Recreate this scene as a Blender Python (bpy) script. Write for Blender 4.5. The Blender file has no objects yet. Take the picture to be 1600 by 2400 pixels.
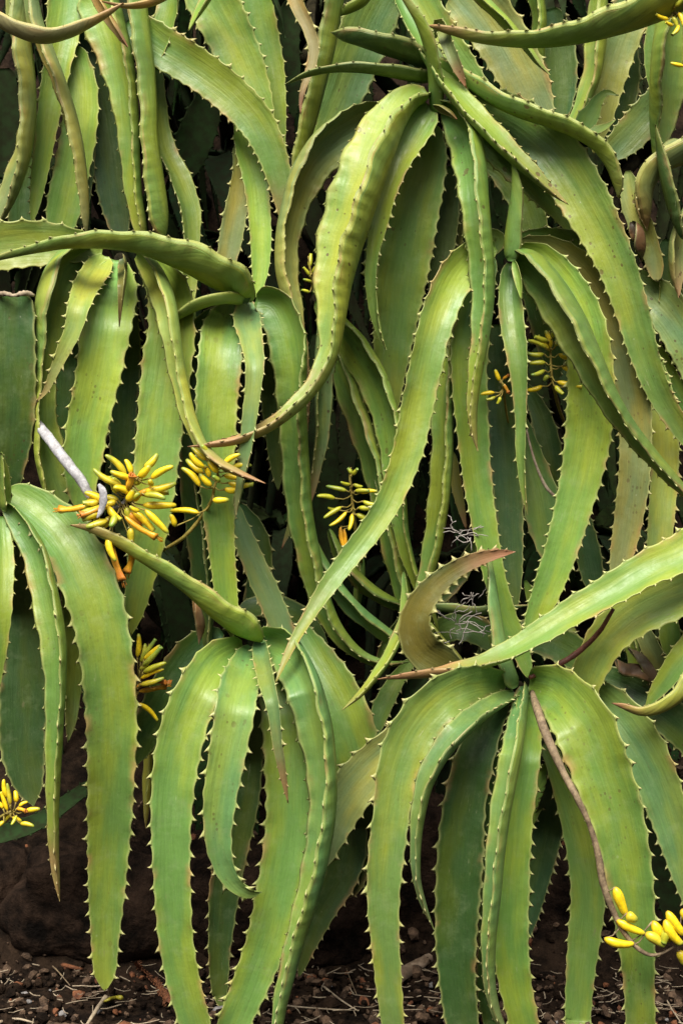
import bpy, bmesh, math, random
from mathutils import Vector, Matrix, noise
R = math.radians
random.seed(7)
scene = bpy.context.scene
col = scene.collection

# ------------------------------------------------------------------ camera
CAM = Vector((0.0, -3.0, 1.05)); PITCH = R(-5.0); F = 4500.0      # focal length in photo pixels (1600 x 2400)
cd = bpy.data.cameras.new("camera"); cam = bpy.data.objects.new("camera", cd); col.objects.link(cam)
cam.location = CAM; cam.rotation_euler = (R(90) + PITCH, 0, 0)
cd.sensor_fit = 'VERTICAL'; cd.sensor_height = 24.0; cd.lens = 24.0 * F / 2400.0
cd.clip_start = 0.05; cd.clip_end = 200
cd.dof.use_dof = True; cd.dof.focus_distance = 3.0; cd.dof.aperture_fstop = 9.0
scene.camera = cam
CP, SP = math.cos(PITCH), math.sin(PITCH)

# ------------------------------------------------------------------ sky, sun, exposure
SUN_EL, SUN_AZ = R(54), R(192)          # high soft sun, a little behind and left of the camera
w = bpy.data.worlds.new("World"); scene.world = w; w.use_nodes = True
nt = w.node_tree; bg = nt.nodes["Background"]
sky = nt.nodes.new("ShaderNodeTexSky"); sky.sky_type = 'NISHITA'; sky.sun_disc = False
sky.sun_elevation = SUN_EL; sky.sun_rotation = SUN_AZ; sky.dust_density = 4.0; sky.ozone_density = 0.6
hs = nt.nodes.new("ShaderNodeHueSaturation"); hs.inputs['Saturation'].default_value = .30      # thin cloud greys the blue
nt.links.new(sky.outputs[0], hs.inputs['Color']); nt.links.new(hs.outputs[0], bg.inputs[0]); bg.inputs[1].default_value = 0.055
sd = bpy.data.lights.new("sun", 'SUN'); sd.energy = 3.2; sd.angle = R(38); sd.color = (1.0, 0.96, 0.87)
so = bpy.data.objects.new("sun", sd); col.objects.link(so)
sdir = Vector((math.sin(SUN_AZ) * math.cos(SUN_EL), math.cos(SUN_AZ) * math.cos(SUN_EL), math.sin(SUN_EL)))
so.rotation_euler = sdir.to_track_quat('Z', 'Y').to_euler(); so.location = sdir * 20
vs = scene.view_settings; vs.view_transform = 'Standard'; vs.look = 'None'; vs.exposure = 1.18; vs.gamma = 1.0
scene.cycles.max_bounces = 6; scene.cycles.diffuse_bounces = 3

def ray(px, py):
    x = (px - 800.0) / F; y = (1200.0 - py) / F
    return Vector((x, CP - y * SP, y * CP + SP))      # camera-axis depth = 1
def at(px, py, d, ground=True):
    """photo pixel -> point on the upright plane y = d; returns point and metres per pixel there"""
    r = ray(px, py); t = (d - CAM.y) / r.y
    p = CAM + r * t
    if ground and p.z < -0.045:
        t = (-0.045 - CAM.z) / r.z; p = CAM + r * t
    return p, t / F

# ------------------------------------------------------------------ materials
def new_mat(name):
    m = bpy.data.materials.new(name); m.use_nodes = True
    return m, m.node_tree, m.node_tree.nodes["Principled BSDF"]
def N(nt, t, **kw):
    n = nt.nodes.new(t)
    for k, v in kw.items(): setattr(n, k, v)
    return n
def math_n(nt, op, a, b=None, c=None, clamp=False):
    n = N(nt, "ShaderNodeMath", operation=op); n.use_clamp = clamp
    for i, v in enumerate((a, b, c)):
        if v is None: continue
        if isinstance(v, (int, float)): n.inputs[i].default_value = v
        else: nt.links.new(v, n.inputs[i])
    return n.outputs[0]
def mix(nt, fac, a, b, mode='MIX'):
    n = N(nt, "ShaderNodeMix", data_type='RGBA', blend_type=mode)
    for sock, v in ((n.inputs[0], fac), (n.inputs[6], a), (n.inputs[7], b)):
        if isinstance(v, (int, float)): sock.default_value = v
        elif isinstance(v, tuple): sock.default_value = v if len(v) == 4 else (*v, 1)
        else: nt.links.new(v, sock)
    return n.outputs[2]
def smap(nt, v, a, b, lo=0.0, hi=1.0):
    n = N(nt, "ShaderNodeMapRange"); n.interpolation_type = 'SMOOTHSTEP'
    nt.links.new(v, n.inputs[0])
    for i, x in enumerate((a, b, lo, hi)): n.inputs[i + 1].default_value = x
    return n.outputs[0]
def noise_n(nt, vec, scale, detail=3, rough=.55):
    n = N(nt, "ShaderNodeTexNoise"); n.inputs['Scale'].default_value = scale
    n.inputs['Detail'].default_value = detail; n.inputs['Roughness'].default_value = rough
    if vec is not None: nt.links.new(vec, n.inputs['Vector'])
    return n.outputs[0]

def leaf_material():
    m, nt, b = new_mat("aloe_skin"); L = nt.links
    info = N(nt, "ShaderNodeObjectInfo")
    st = N(nt, "ShaderNodeAttribute", attribute_name="st")     # metres across, metres along
    ta = N(nt, "ShaderNodeAttribute", attribute_name="tt")     # (0..1 along, 0..1 across from middle, tooth)
    sep = N(nt, "ShaderNodeSeparateXYZ"); L.new(ta.outputs['Vector'], sep.inputs[0])
    T, U, K = sep.outputs
    off = N(nt, "ShaderNodeVectorMath", operation='SCALE'); off.inputs[0].default_value = (13.7, 7.3, 3.1)
    L.new(info.outputs['Random'], off.inputs[3])
    add = N(nt, "ShaderNodeVectorMath", operation='ADD'); L.new(st.outputs['Vector'], add.inputs[0]); L.new(off.outputs[0], add.inputs[1])
    P = add.outputs[0]
    stretch = N(nt, "ShaderNodeVectorMath", operation='MULTIPLY'); L.new(P, stretch.inputs[0]); stretch.inputs[1].default_value = (1, .055, 1)
    stretch2 = N(nt, "ShaderNodeVectorMath", operation='MULTIPLY'); L.new(P, stretch2.inputs[0]); stretch2.inputs[1].default_value = (1, .22, 1)
    base = info.outputs['Color']
    # broad yellow / blue drift of the skin
    drift = smap(nt, noise_n(nt, stretch2.outputs[0], 22, 3), .36, .66)
    yel = mix(nt, 1.0, base, (1.34, 1.15, .64), 'MULTIPLY')
    blu = mix(nt, 1.0, base, (.74, .92, .90), 'MULTIPLY')
    c = mix(nt, drift, blu, yel)
    # blue green heart end, yellower towards the middle
    c = mix(nt, smap(nt, math_n(nt, 'ADD', T, math_n(nt, 'MULTIPLY', noise_n(nt, P, 14, 2), .3)), .12, .42, .75, 0), c, mix(nt, 1.0, c, (.74, .95, 1.08), 'MULTIPLY'))
    # fine lengthwise fibres
    fib = smap(nt, noise_n(nt, stretch.outputs[0], 420, 4, .7), .3, .7, .91, 1.07)
    fc = N(nt, "ShaderNodeCombineColor"); [L.new(fib, fc.inputs[i]) for i in range(3)]
    c = mix(nt, 1.0, c, fc.outputs[0], 'MULTIPLY')
    # powdery bloom blotches
    bloom = smap(nt, noise_n(nt, P, 34, 5, .68), .50, .72, 0, .15)
    c = mix(nt, bloom, c, (.27, .33, .17))
    # paler yellow rim
    rim = smap(nt, U, .84, 1.0, 0, .5)
    c = mix(nt, rim, c, (.40, .40, .14))
    # ripe red brown flush towards the tip, patchy
    flush = math_n(nt, 'MULTIPLY', smap(nt, math_n(nt, 'ADD', math_n(nt, 'ADD', T, math_n(nt, 'MULTIPLY', info.outputs['Alpha'], .22)), math_n(nt, 'MULTIPLY', noise_n(nt, P, 18, 3), .35)), .98, 1.42), info.outputs['Alpha'])
    flush = math_n(nt, 'MULTIPLY', flush, 1.0, clamp=True)
    c = mix(nt, flush, c, (.28, .13, .07))
    # rosy rim stains
    rs = math_n(nt, 'MULTIPLY', smap(nt, U, .62, 1.0), smap(nt, noise_n(nt, P, 16, 4), .52, .68))
    c = mix(nt, math_n(nt, 'MULTIPLY', rs, .5), c, (.40, .19, .09))
    # freckles: small and large dark scars
    bl = N(nt, "ShaderNodeAttribute", attribute_name="blemish"); bl.attribute_type = 'OBJECT'
    PATCH = math_n(nt, 'MULTIPLY', smap(nt, noise_n(nt, P, 9, 2), .44, .60), bl.outputs['Fac'])
    def freckle(scale, dens, size, colr, amt):
        nonlocal c
        v = N(nt, "ShaderNodeTexVoronoi"); v.inputs['Scale'].default_value = scale; v.inputs['Randomness'].default_value = 1
        wob = N(nt, "ShaderNodeVectorMath", operation='MULTIPLY'); L.new(P, wob.inputs[0]); wob.inputs[1].default_value = (1, .72, 1)
        L.new(wob.outputs[0], v.inputs['Vector'])
        sc = N(nt, "ShaderNodeSeparateColor"); L.new(v.outputs['Color'], sc.inputs[0])
        pick = math_n(nt, 'GREATER_THAN', sc.outputs[0], dens)
        rad = math_n(nt, 'MULTIPLY', sc.outputs[1], size)
        inside = smap(nt, math_n(nt, 'SUBTRACT', rad, v.outputs['Distance']), -.015, .05)
        f = math_n(nt, 'MULTIPLY', math_n(nt, 'MULTIPLY', pick, inside), math_n(nt, 'MULTIPLY', PATCH, amt))
        c = mix(nt, f, c, colr); return f
    freckle(170, .66, .38, (.07, .035, .015), .8)
    f2 = freckle(62, .80, .30, (.09, .045, .022), .75)
    freckle(95, .90, .22, (.42, .44, .30), .6)
    # fine pale scratches and dust
    st3 = N(nt, "ShaderNodeVectorMath", operation='MULTIPLY'); L.new(P, st3.inputs[0]); st3.inputs[1].default_value = (1, .10, 1)
    scr = math_n(nt, 'MULTIPLY', smap(nt, noise_n(nt, st3.outputs[0], 260, 5, .8), .60, .72), smap(nt, noise_n(nt, P, 20, 3), .48, .62))
    c = mix(nt, math_n(nt, 'MULTIPLY', scr, .5), c, (.36, .38, .22))
    dust = smap(nt, noise_n(nt, P, 700, 3, .8), .58, .75, 0, .28)
    c = mix(nt, dust, c, (.30, .30, .18))
    # lichen grey scuffs, drawn out lengthwise
    sc_ = smap(nt, noise_n(nt, stretch2.outputs[0], 75, 4, .7), .66, .76, 0, .45)
    c = mix(nt, sc_, c, (.20, .17, .09))
    # teeth: cream with a burnt tip
    tooth = smap(nt, K, .15, .5)
    c = mix(nt, math_n(nt, 'MULTIPLY', tooth, .75), c, (.52, .47, .22))
    c = mix(nt, smap(nt, K, .72, 1.0, 0, .85), c, (.26, .11, .045))
    L.new(c, b.inputs['Base Color'])
    rg = smap(nt, noise_n(nt, P, 60, 4), .3, .7, .34, .56)
    L.new(rg, b.inputs['Roughness'])
    b.inputs['Specular IOR Level'].default_value = .34
    b.inputs['Sheen Weight'].default_value = .0
    h = math_n(nt, 'ADD', math_n(nt, 'MULTIPLY', noise_n(nt, stretch.outputs[0], 300, 3), .5), math_n(nt, 'MULTIPLY', noise_n(nt, P, 150, 4, .6), .6))
    h = math_n(nt, 'ADD', h, math_n(nt, 'MULTIPLY', noise_n(nt, stretch.outputs[0], 95, 2), 2.2))
    h = math_n(nt, 'ADD', h, math_n(nt, 'MULTIPLY', noise_n(nt, P, 26, 2), 1.6))
    h = math_n(nt, 'SUBTRACT', h, math_n(nt, 'MULTIPLY', f2, .8))
    bp = N(nt, "ShaderNodeBump"); bp.inputs['Strength'].default_value = .45; bp.inputs['Distance'].default_value = .0016
    L.new(h, bp.inputs['Height']); L.new(bp.outputs[0], b.inputs['Normal'])
    return m
MLEAF = leaf_material()
def painted_shade_material():  # matte near-black leaf skin: deep thicket shade painted into the colour
    m, nt, b = new_mat("painted_shade_skin"); L = nt.links
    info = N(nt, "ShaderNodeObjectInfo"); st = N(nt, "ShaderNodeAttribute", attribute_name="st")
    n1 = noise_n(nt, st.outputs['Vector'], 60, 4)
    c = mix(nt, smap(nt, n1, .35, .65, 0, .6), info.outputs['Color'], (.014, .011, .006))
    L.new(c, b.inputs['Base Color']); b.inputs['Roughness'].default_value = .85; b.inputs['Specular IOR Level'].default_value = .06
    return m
MSHADE = painted_shade_material()

def simple(name, c1, c2, scale=60, rough=.8, bump=.4, dist=.002, stretch=None, spec=.3, detail=5):
    m, nt, b = new_mat(name); L = nt.links
    tc = N(nt, "ShaderNodeTexCoord"); v = tc.outputs['Object']
    if stretch:
        mu = N(nt, "ShaderNodeVectorMath", operation='MULTIPLY'); L.new(v, mu.inputs[0]); mu.inputs[1].default_value = stretch; v = mu.outputs[0]
    n1 = noise_n(nt, v, scale, detail, .65)
    c = mix(nt, smap(nt, n1, .32, .68), c1, c2)
    n2 = noise_n(nt, v, scale * 5, 4, .7)
    k = smap(nt, n2, .25, .75, .72, 1.25); cc = N(nt, "ShaderNodeCombineColor"); [L.new(k, cc.inputs[i]) for i in range(3)]
    c = mix(nt, 1.0, c, cc.outputs[0], 'MULTIPLY')
    L.new(c, b.inputs['Base Color']); b.inputs['Roughness'].default_value = rough; b.inputs['Specular IOR Level'].default_value = spec
    bp = N(nt, "ShaderNodeBump"); bp.inputs['Strength'].default_value = bump; bp.inputs['Distance'].default_value = dist
    L.new(math_n(nt, 'ADD', n1, math_n(nt, 'MULTIPLY', n2, .4)), bp.inputs['Height']); L.new(bp.outputs[0], b.inputs['Normal'])
    return m
MSOIL = simple("dark_soil", (.005, .0035, .0026), (.026, .016, .010), 28, .95, .9, .008, None, .05)  # blackened so the bank behind the gaps reads as deep shade
MSTONE = simple("brown_stone", (.004, .003, .0024), (.030, .018, .012), 17, .95, 1.0, .012, None, .05)
MCLOD = simple("brown_clod", (.030, .020, .014), (.13, .082, .052), 60, .92, .8, .003, None, .1)
MPEB = simple("grey_pebble", (.10, .095, .09), (.24, .22, .21), 60, .85, .5, .002)
MSTEM = simple("old_stem", (.008, .007, .004), (.028, .024, .013), 40, .9, .7, .004, None, .05)  # colour darkened to sink the stems into the shade between plants
MBARK = simple("dry_wood", (.12, .075, .045), (.27, .20, .14), 30, .85, .6, .002, (1, 1, 1))
MRUST = simple("rusty_frond", (.07, .025, .012), (.20, .075, .030), 80, .85, .6, .002)
MGREY = simple("grey_stalk", (.26, .25, .26), (.48, .47, .48), 60, .75, .5, .001)
MBROWN = simple("brown_stalk", (.11, .075, .045), (.26, .19, .11), 60, .7, .5, .001)
MROOT = simple("pale_root", (.20, .17, .15), (.42, .38, .34), 90, .8, .3, .001)
MPED = simple("flower_stalk_skin", (.20, .14, .03), (.30, .24, .05), 80, .6, .3, .001)
MPURP = simple("purple_stalk", (.09, .03, .02), (.20, .075, .05), 60, .5, .3, .001)
MSTRAW = simple("dry_straw", (.20, .15, .10), (.36, .29, .20), 60, .8, .3, .001)

def flower_material(name, body, tip, mouth):
    m, nt, b = new_mat(name); L = nt.links
    ta = N(nt, "ShaderNodeAttribute", attribute_name="tt"); sep = N(nt, "ShaderNodeSeparateXYZ"); L.new(ta.outputs['Vector'], sep.inputs[0])
    info = N(nt, "ShaderNodeObjectInfo")
    tc = N(nt, "ShaderNodeTexCoord")
    n1 = noise_n(nt, tc.outputs['Object'], 120, 3)
    c = mix(nt, smap(nt, n1, .35, .65), body, tuple(x * .74 for x in body))
    c = mix(nt, smap(nt, info.outputs['Random'], .55, 1.0, 0, .45), c, tip)
    c = mix(nt, smap(nt, noise_n(nt, tc.outputs['Object'], 260, 3), .60, .72, 0, .6), c, (.30, .13, .02))
    t = math_n(nt, 'ADD', sep.outputs[0], math_n(nt, 'MULTIPLY', math_n(nt, 'SUBTRACT', info.outputs['Random'], .5), .3))
    c = mix(nt, smap(nt, t, .72, .98, 0, .85), c, tip)
    c = mix(nt, smap(nt, sep.outputs[0], .0, .12, .7, 0), c, mouth)
    st = smap(nt, math_n(nt, 'SINE', math_n(nt, 'MULTIPLY', sep.outputs[1], 37.7)), .55, 1, 0, .35)
    c = mix(nt, st, c, tip)
    L.new(c, b.inputs['Base Color']); b.inputs['Roughness'].default_value = .38; b.inputs['Subsurface Weight'].default_value = 0
    return m
MFL = flower_material("yellow_petal", (.88, .62, .012), (.24, .30, .04), (.50, .26, .02))
MFLO = flower_material("orange_petal", (.82, .42, .02), (.50, .16, .03), (.60, .30, .03))
MFLG = flower_material("green_bud", (.52, .50, .03), (.16, .26, .04), (.25, .2, .03))

# ------------------------------------------------------------------ object helpers
def tag(o, label=None, cat=None, group=None, kind=None):
    if label: o['label'] = label
    if cat: o['category'] = cat
    if group: o['group'] = group
    if kind: o['kind'] = kind
    return o
def empty(name, loc):
    o = bpy.data.objects.new(name, None); col.objects.link(o); o.location = loc; o.empty_display_size = .03
    return o
def link_mesh(name, verts, faces, mats, parent=None, origin=None, midx=None, attrs=None, smooth=True):
    org = Vector(origin) if origin is not None else Vector((0, 0, 0))
    me = bpy.data.meshes.new(name)
    me.from_pydata([tuple(Vector(v) - org) for v in verts], [], faces)
    for mm in (mats if isinstance(mats, (list, tuple)) else [mats]): me.materials.append(mm)
    if midx: me.polygons.foreach_set("material_index", midx)
    if smooth: me.polygons.foreach_set("use_smooth", [True] * len(me.polygons))
    for an, data in (attrs or {}).items():
        a = me.attributes.new(an, 'FLOAT_VECTOR', 'POINT'); a.data.foreach_set("vector", [x for v in data for x in v])
    me.update()
    o = bpy.data.objects.new(name, me); col.objects.link(o)
    if parent is not None: o.parent = parent
    elif origin is not None: o.location = org
    return o

def catmull(P, s):
    """P: list of tuples (equal length), s in [0, n-1]"""
    n = len(P); i = min(int(s), n - 2); f = s - i
    p1, p2 = P[i], P[i + 1]
    p0 = P[i - 1] if i > 0 else tuple(2 * a - b for a, b in zip(p1, p2))
    p3 = P[i + 2] if i + 2 < n else tuple(2 * b - a for a, b in zip(p1, p2))
    return tuple(.5 * ((2 * b) + (c - a) * f + (2 * a - 5 * b + 4 * c - d) * f * f + (-a + 3 * b - 3 * c + d) * f ** 3)
                 for a, b, c, d in zip(p0, p1, p2, p3))
def lerp(a, b, t): return a + (b - a) * t
def sstep(x): x = max(0, min(1, x)); return x * x * (3 - 2 * x)

UP = [-1, -.93, -.72, -.38, 0, .38, .72, .93, 1]
def section(fold, th, wav=0):
    """closed outline of a leaf cut across, half width 1: (s, n, |u|, v) ; upper face first, then the underside"""
    out = []
    for u in UP: out.append((u, fold * (abs(u) ** 1.7) , abs(u), u))
    for u in reversed(UP[1:-1]):
        zu = fold * (abs(u) ** 1.7)
        out.append((u, zu - th * (1 - abs(u) ** 3.0) ** .62 - .05, abs(u) * .9, u + 2.2))
    return out

def build_leaf(parent, pts3, halfw_ext, rolls, fold, th, space, tooth_h, color, red, name="leaf", cut=False, view=None, seed=0, origin=None, mat=None, blemish=.3):
    """pts3: centre line points, halfw_ext: width seen from `view` at each, roll about the centre line."""
    rnd = random.Random(seed)
    n = len(pts3)
    # arc length
    seg = [0.0]
    for a, b in zip(pts3, pts3[1:]): seg.append(seg[-1] + (b - a).length)
    L = seg[-1]
    if L < 1e-4: return None
    ring = []; prev_s = None
    for i in range(n):
        T = (pts3[min(n - 1, i + 1)] - pts3[max(0, i - 1)]).normalized()
        V = view(pts3[i]) if view else Vector((0, -1, 0))
        s0 = T.cross(V)
        if s0.length < .15 and prev_s is not None: s0 = prev_s - T * prev_s.dot(T)
        s0.normalize(); n0 = s0.cross(T).normalized(); prev_s = s0
        ring.append((T, s0, n0))
    verts = []; faces = []; st = []; tt = []
    ns = 2 * len(UP) - 2
    # tooth positions per side
    sides = {}
    for sg in (-1, 1):
        pos = []; x = space * rnd.uniform(.3, 1.0)
        while x < L * .985:
            pos.append(x); x += space * rnd.uniform(.78, 1.22) * (1 - .35 * x / L)
        sides[sg] = pos
    def near_tooth(x, sg):
        best = min((abs(x - p) for p in sides[sg]), default=9)
        return math.exp(-(best / (space * .20)) ** 2)
    margins = {-1: [], 1: []}
    ph = rnd.uniform(0, 9)
    for i in range(n):
        T, s0, n0 = ring[i]; r = rolls[i]; w = halfw_ext[i]
        t = seg[i] / L
        thk = lerp(th, th * 1.7, sstep((t - .55) / .45))
        fo = fold * lerp(1, .7, t)
        fo *= 1 + .10 * math.sin(ph + seg[i] * 31)
        sec = section(fo, thk)
        cr, sr = math.cos(r), math.sin(r)
        # u -> s*cr + n*sr on the seen axis
        ex = [u * cr + z * sr for (u, z, _, _) in sec]
        mn, mx = min(ex), max(ex); k = w / max(mx - mn, .25); mid = (mn + mx) / 2 * k
        nn = n0 * cr + s0 * sr; ss = s0 * cr - n0 * sr
        c0 = pts3[i] - s0 * mid
        for (u, z, au, vv) in sec:
            uu = u
            if abs(u) > .9:
                sg = 1 if u > 0 else -1
                uu = u * (1 - .035 + .085 * near_tooth(seg[i], sg) * min(1, tooth_h / (.12 * k + 1e-6) * .9)) if w > .004 else u
            zz = z + .05 * abs(u) ** 3 * math.sin(seg[i] * 90 + (2 if u > 0 else 0) + ph) * min(1, t * 6)
            verts.append(c0 + ss * (uu * k) + nn * (zz * k))
            st.append((vv * k, seg[i], 0)); tt.append((t, au, 0))
        margins[-1].append(verts[i * ns]); margins[1].append(verts[i * ns + len(UP) - 1])
        ring[i] = (T, ss, nn, k)
    for i in range(n - 1):
        for j in range(ns):
            a = i * ns + j; b = i * ns + (j + 1) % ns
            faces.append((a, b, b + ns, a + ns))
    faces.append(tuple(range(ns)));
    # rounded end
    verts.append(pts3[-1] + ring[-1][0] * .001); st.append((0, L, 0)); tt.append((1, 0, 0)); e = len(verts) - 1
    for j in range(ns): faces.append((( n - 1) * ns + (j + 1) % ns, (n - 1) * ns + j, e))
    # teeth
    for sg in (-1, 1):
        for x in sides[sg]:
            i = 0
            while i < n - 2 and seg[i + 1] < x: i += 1
            f = (x - seg[i]) / max(1e-6, seg[i + 1] - seg[i])
            p = margins[sg][i].lerp(margins[sg][i + 1], f)
            T, ss, nn, k = ring[i]
            loc = x / L
            if rnd.random() < .06: continue
            hgt = tooth_h * rnd.choice([rnd.uniform(.75, 1.2), rnd.uniform(.75, 1.15), rnd.uniform(.4, 1.0)]) * min(1, k / .012 + .25) * (1 if loc > .06 else .5)
            ln = hgt * rnd.uniform(.85, 1.2); hv = hgt * .24
            out = (ss * sg + nn * (.30 + rnd.uniform(-.15, .25))).normalized()
            lean = rnd.uniform(-.1, .75)
            b0 = len(verts); inn = out * (-hgt * .22)
            base = [p + inn - T * ln, p + inn + nn * hv, p + inn + T * ln * .85, p + inn - nn * hv]
            m1 = p + out * (hgt * .34) + T * (hgt * .10)
            midr = [m1 - T * ln * .30, m1 + nn * hv * .5, m1 + T * ln * .26, m1 - nn * hv * .5]
            tip = p + out * hgt + T * (hgt * lean)
            for v in base: verts.append(v); st.append((sg * k, x, 0)); tt.append((loc, 1, 0))
            for v in midr: verts.append(v); st.append((sg * k, x, 0)); tt.append((loc, 1, .45))
            verts.append(tip); st.append((sg * k, x, 0)); tt.append((loc, 1, 1.0))
            for q in range(4):
                a, c = b0 + q, b0 + (q + 1) % 4
                faces.append((a, c, c + 4, a + 4)); faces.append((a + 4, c + 4, b0 + 8))
    mats = [mat or (MSHADE if sum(color) < .09 else MLEAF)]; midx = None
    o = link_mesh(name, verts, faces, mats, parent, origin, midx, {"st": st, "tt": tt})
    o.color = (*color, red); o['blemish'] = blemish
    return o

def cam_view(p): return (CAM - p).normalized()

PAL = {
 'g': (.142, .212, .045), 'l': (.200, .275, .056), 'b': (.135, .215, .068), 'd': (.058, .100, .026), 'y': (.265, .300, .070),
 'p': (.195, .220, .078), 'r': (.105, .110, .036), 't': (.058, .105, .042), 'o': (.34, .23, .11), 'k': (.018, .034, .011), 'h': (.185, .240, .095),  # k: near black, the shade of the gaps painted into the leaf
}
LEAFCOUNT = 0
def leaf(plant, dc, code, pts, lay=0.0, roll=0, fold=.32, bulge=.05, red=.35, space=42, tooth=9.0, d=None, th=.34, name="leaf", root=True, blemish=None):
    """one traced leaf: pts are (x, y, width) in photo pixels, depth comes from the plant (dc) and the layer"""
    global LEAFCOUNT; LEAFCOUNT += 1
    rnd = random.Random(LEAFCOUNT * 17 + 3)
    n = len(pts)
    # arc in pixels for the depth law
    arc = [0.0]
    for a, b in zip(pts, pts[1:]): arc.append(arc[-1] + math.hypot(b[0] - a[0], b[1] - a[1]))
    tot = arc[-1]
    step_px = min(8.0, space / 4.6)
    m = max(10, int(tot / step_px))
    P = []; W = []; RL = []
    for q in range(m + 1):
        s = q / m * tot
        i = 0
        while i < n - 2 and arc[i + 1] < s: i += 1
        f = (s - arc[i]) / max(1e-6, arc[i + 1] - arc[i])
        x, y, wd = catmull([p[:3] for p in pts], i + f)
        t = s / tot
        if d is not None:
            e = t * (len(d) - 1); dd = catmull([(v,) for v in d], min(e, len(d) - 1 - 1e-6))[0]
        else:
            k = min(1.0, t / max(.12, min(.4, 170 / tot)))
            dd = lerp(dc, dc + lay, sstep(k)) - bulge * math.sin(min(1, k) * math.pi / 2) - bulge * .5 * math.sin(t * math.pi)
        if pts[-1][2] > 4 and pts[-1][1] < 2395 and 0 < pts[-1][0] < 1600:      # round off a hidden end
            e_ = max(0, (s - (tot - 45)) / 45); wd *= math.sqrt(max(.01, 1 - e_ * e_))
        e_ = max(0, 1 - s / 22); wd *= math.sqrt(1 - .75 * e_ * e_)
        p, mpp = at(x, y, dd)
        P.append(p); W.append(max(wd, 1.2) * mpp)
        if isinstance(roll, (tuple, list)):
            e = t * (len(roll) - 1); rr = catmull([(v,) for v in roll], min(e, len(roll) - 1 - 1e-6))[0]
        else: rr = roll + 7 * math.sin(t * 4 + LEAFCOUNT)
        if 30 < abs(rr) < 86: rr = math.copysign(30 + (abs(rr) - 30) * 2.5 if abs(rr) < 40 else min(96, 55 + (abs(rr) - 40) * 1.1), rr)
        RL.append(R(rr))
    c = PAL[code]; j = rnd.uniform(.9, 1.1)
    colr = tuple(v * j * rnd.uniform(.94, 1.06) for v in c)
    mpp = 1 / 1500
    o = build_leaf(plant, P, W, RL, fold, th, space * mpp, tooth * mpp, colr, red, name=name, view=cam_view, seed=LEAFCOUNT, origin=plant.location if plant else None, blemish=blemish if blemish is not None else (rnd.uniform(.8, 1) if plant.get('spotty') else rnd.choice([0, .15, .3, .6])))
    return o

def tube_data(P, Rr, nseg=8, wob=0, seed=0):
    rnd = random.Random(seed); verts = []; faces = []; tt = []
    n = len(P); up = Vector((0.3, .2, 1)).normalized()
    for i in range(n):
        T = (P[min(n - 1, i + 1)] - P[max(0, i - 1)]).normalized()
        a = T.cross(up)
        if a.length < .05: a = T.cross(Vector((1, 0, 0)))
        a.normalize(); b = T.cross(a)
        for j in range(nseg):
            an = 2 * math.pi * j / nseg; rr = Rr[i] * (1 + rnd.uniform(-wob, wob))
            verts.append(P[i] + a * math.cos(an) * rr + b * math.sin(an) * rr); tt.append((i / (n - 1), j / nseg, 0))
    for i in range(n - 1):
        for j in range(nseg):
            p = i * nseg + j; q = i * nseg + (j + 1) % nseg
            faces.append((p, q, q + nseg, p + nseg))
    faces.append(tuple(reversed(range(nseg)))); faces.append(tuple(range((n - 1) * nseg, n * nseg)))
    return verts, faces, tt
def merge(parts):
    V = []; Fc = []; A = []
    for v, f, t in parts:
        b = len(V); V += v; A += t; Fc += [tuple(x + b for x in q) for q in f]
    return V, Fc, A
def px_path(pts, sub=5):
    """(x, y, width px, depth) -> smooth points and radii"""
    P = []; Q = []
    n = len(pts)
    for q in range((n - 1) * sub + 1):
        s = min(q / sub, n - 1 - 1e-6); x, y, wd, dd = catmull(pts, s)
        p, mpp = at(x, y, dd); P.append(p); Q.append(max(wd, .8) * .5 * mpp)
    return P, Q

def terrain_z(x, y):
    k = [(-9, -.05), (.30, -.05), (.42, .14), (.60, .28), (.90, .50), (1.45, 1.3), (2.0, 2.2), (3, 2.9), (9, 4.2)]
    for (a, za), (b, zb) in zip(k, k[1:]):
        if a <= y <= b: return lerp(za, zb, (y - a) / (b - a))
    return 4.2

GRP = "aloe plants crowding the bank"
def plant(px, py, dc, label, stem=True, stem_w=34, sx=0, group=GRP):
    c, mpp = at(px, py, dc)
    p = empty("aloe_plant", c); tag(p, label, "aloe", group)
    if stem:
        rnd = random.Random(int(px * 3 + py))
        end_y = dc + .42 + rnd.uniform(0, .15)
        ex = c.x + sx + rnd.uniform(-.06, .06)
        while terrain_z(0, end_y) < c.z - .35 and end_y < 1.5: end_y += .05
        ez = terrain_z(0, end_y) - .03
        pts = [(c.x, c.y + .012, c.z - .004, stem_w * mpp * .42), (c.x, c.y + .07, c.z - .035, stem_w * mpp * .55),
               (lerp(c.x, ex, .4), lerp(c.y, end_y, .4), min(c.z - .08, lerp(c.z, ez, .6)), stem_w * mpp * .6), (ex, end_y, ez, stem_w * mpp * .7)]
        P = []; Q = []
        for q in range(25):
            v = catmull(pts, min(q / 8, 3 - 1e-6)); P.append(Vector(v[:3])); Q.append(v[3] * (1 + .10 * math.sin(q * 2.1)))
        v, f, t = tube_data(P, Q, 10, .06, int(px))
        link_mesh("stem", v, f, MSTEM, p, c)
    return p

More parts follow.
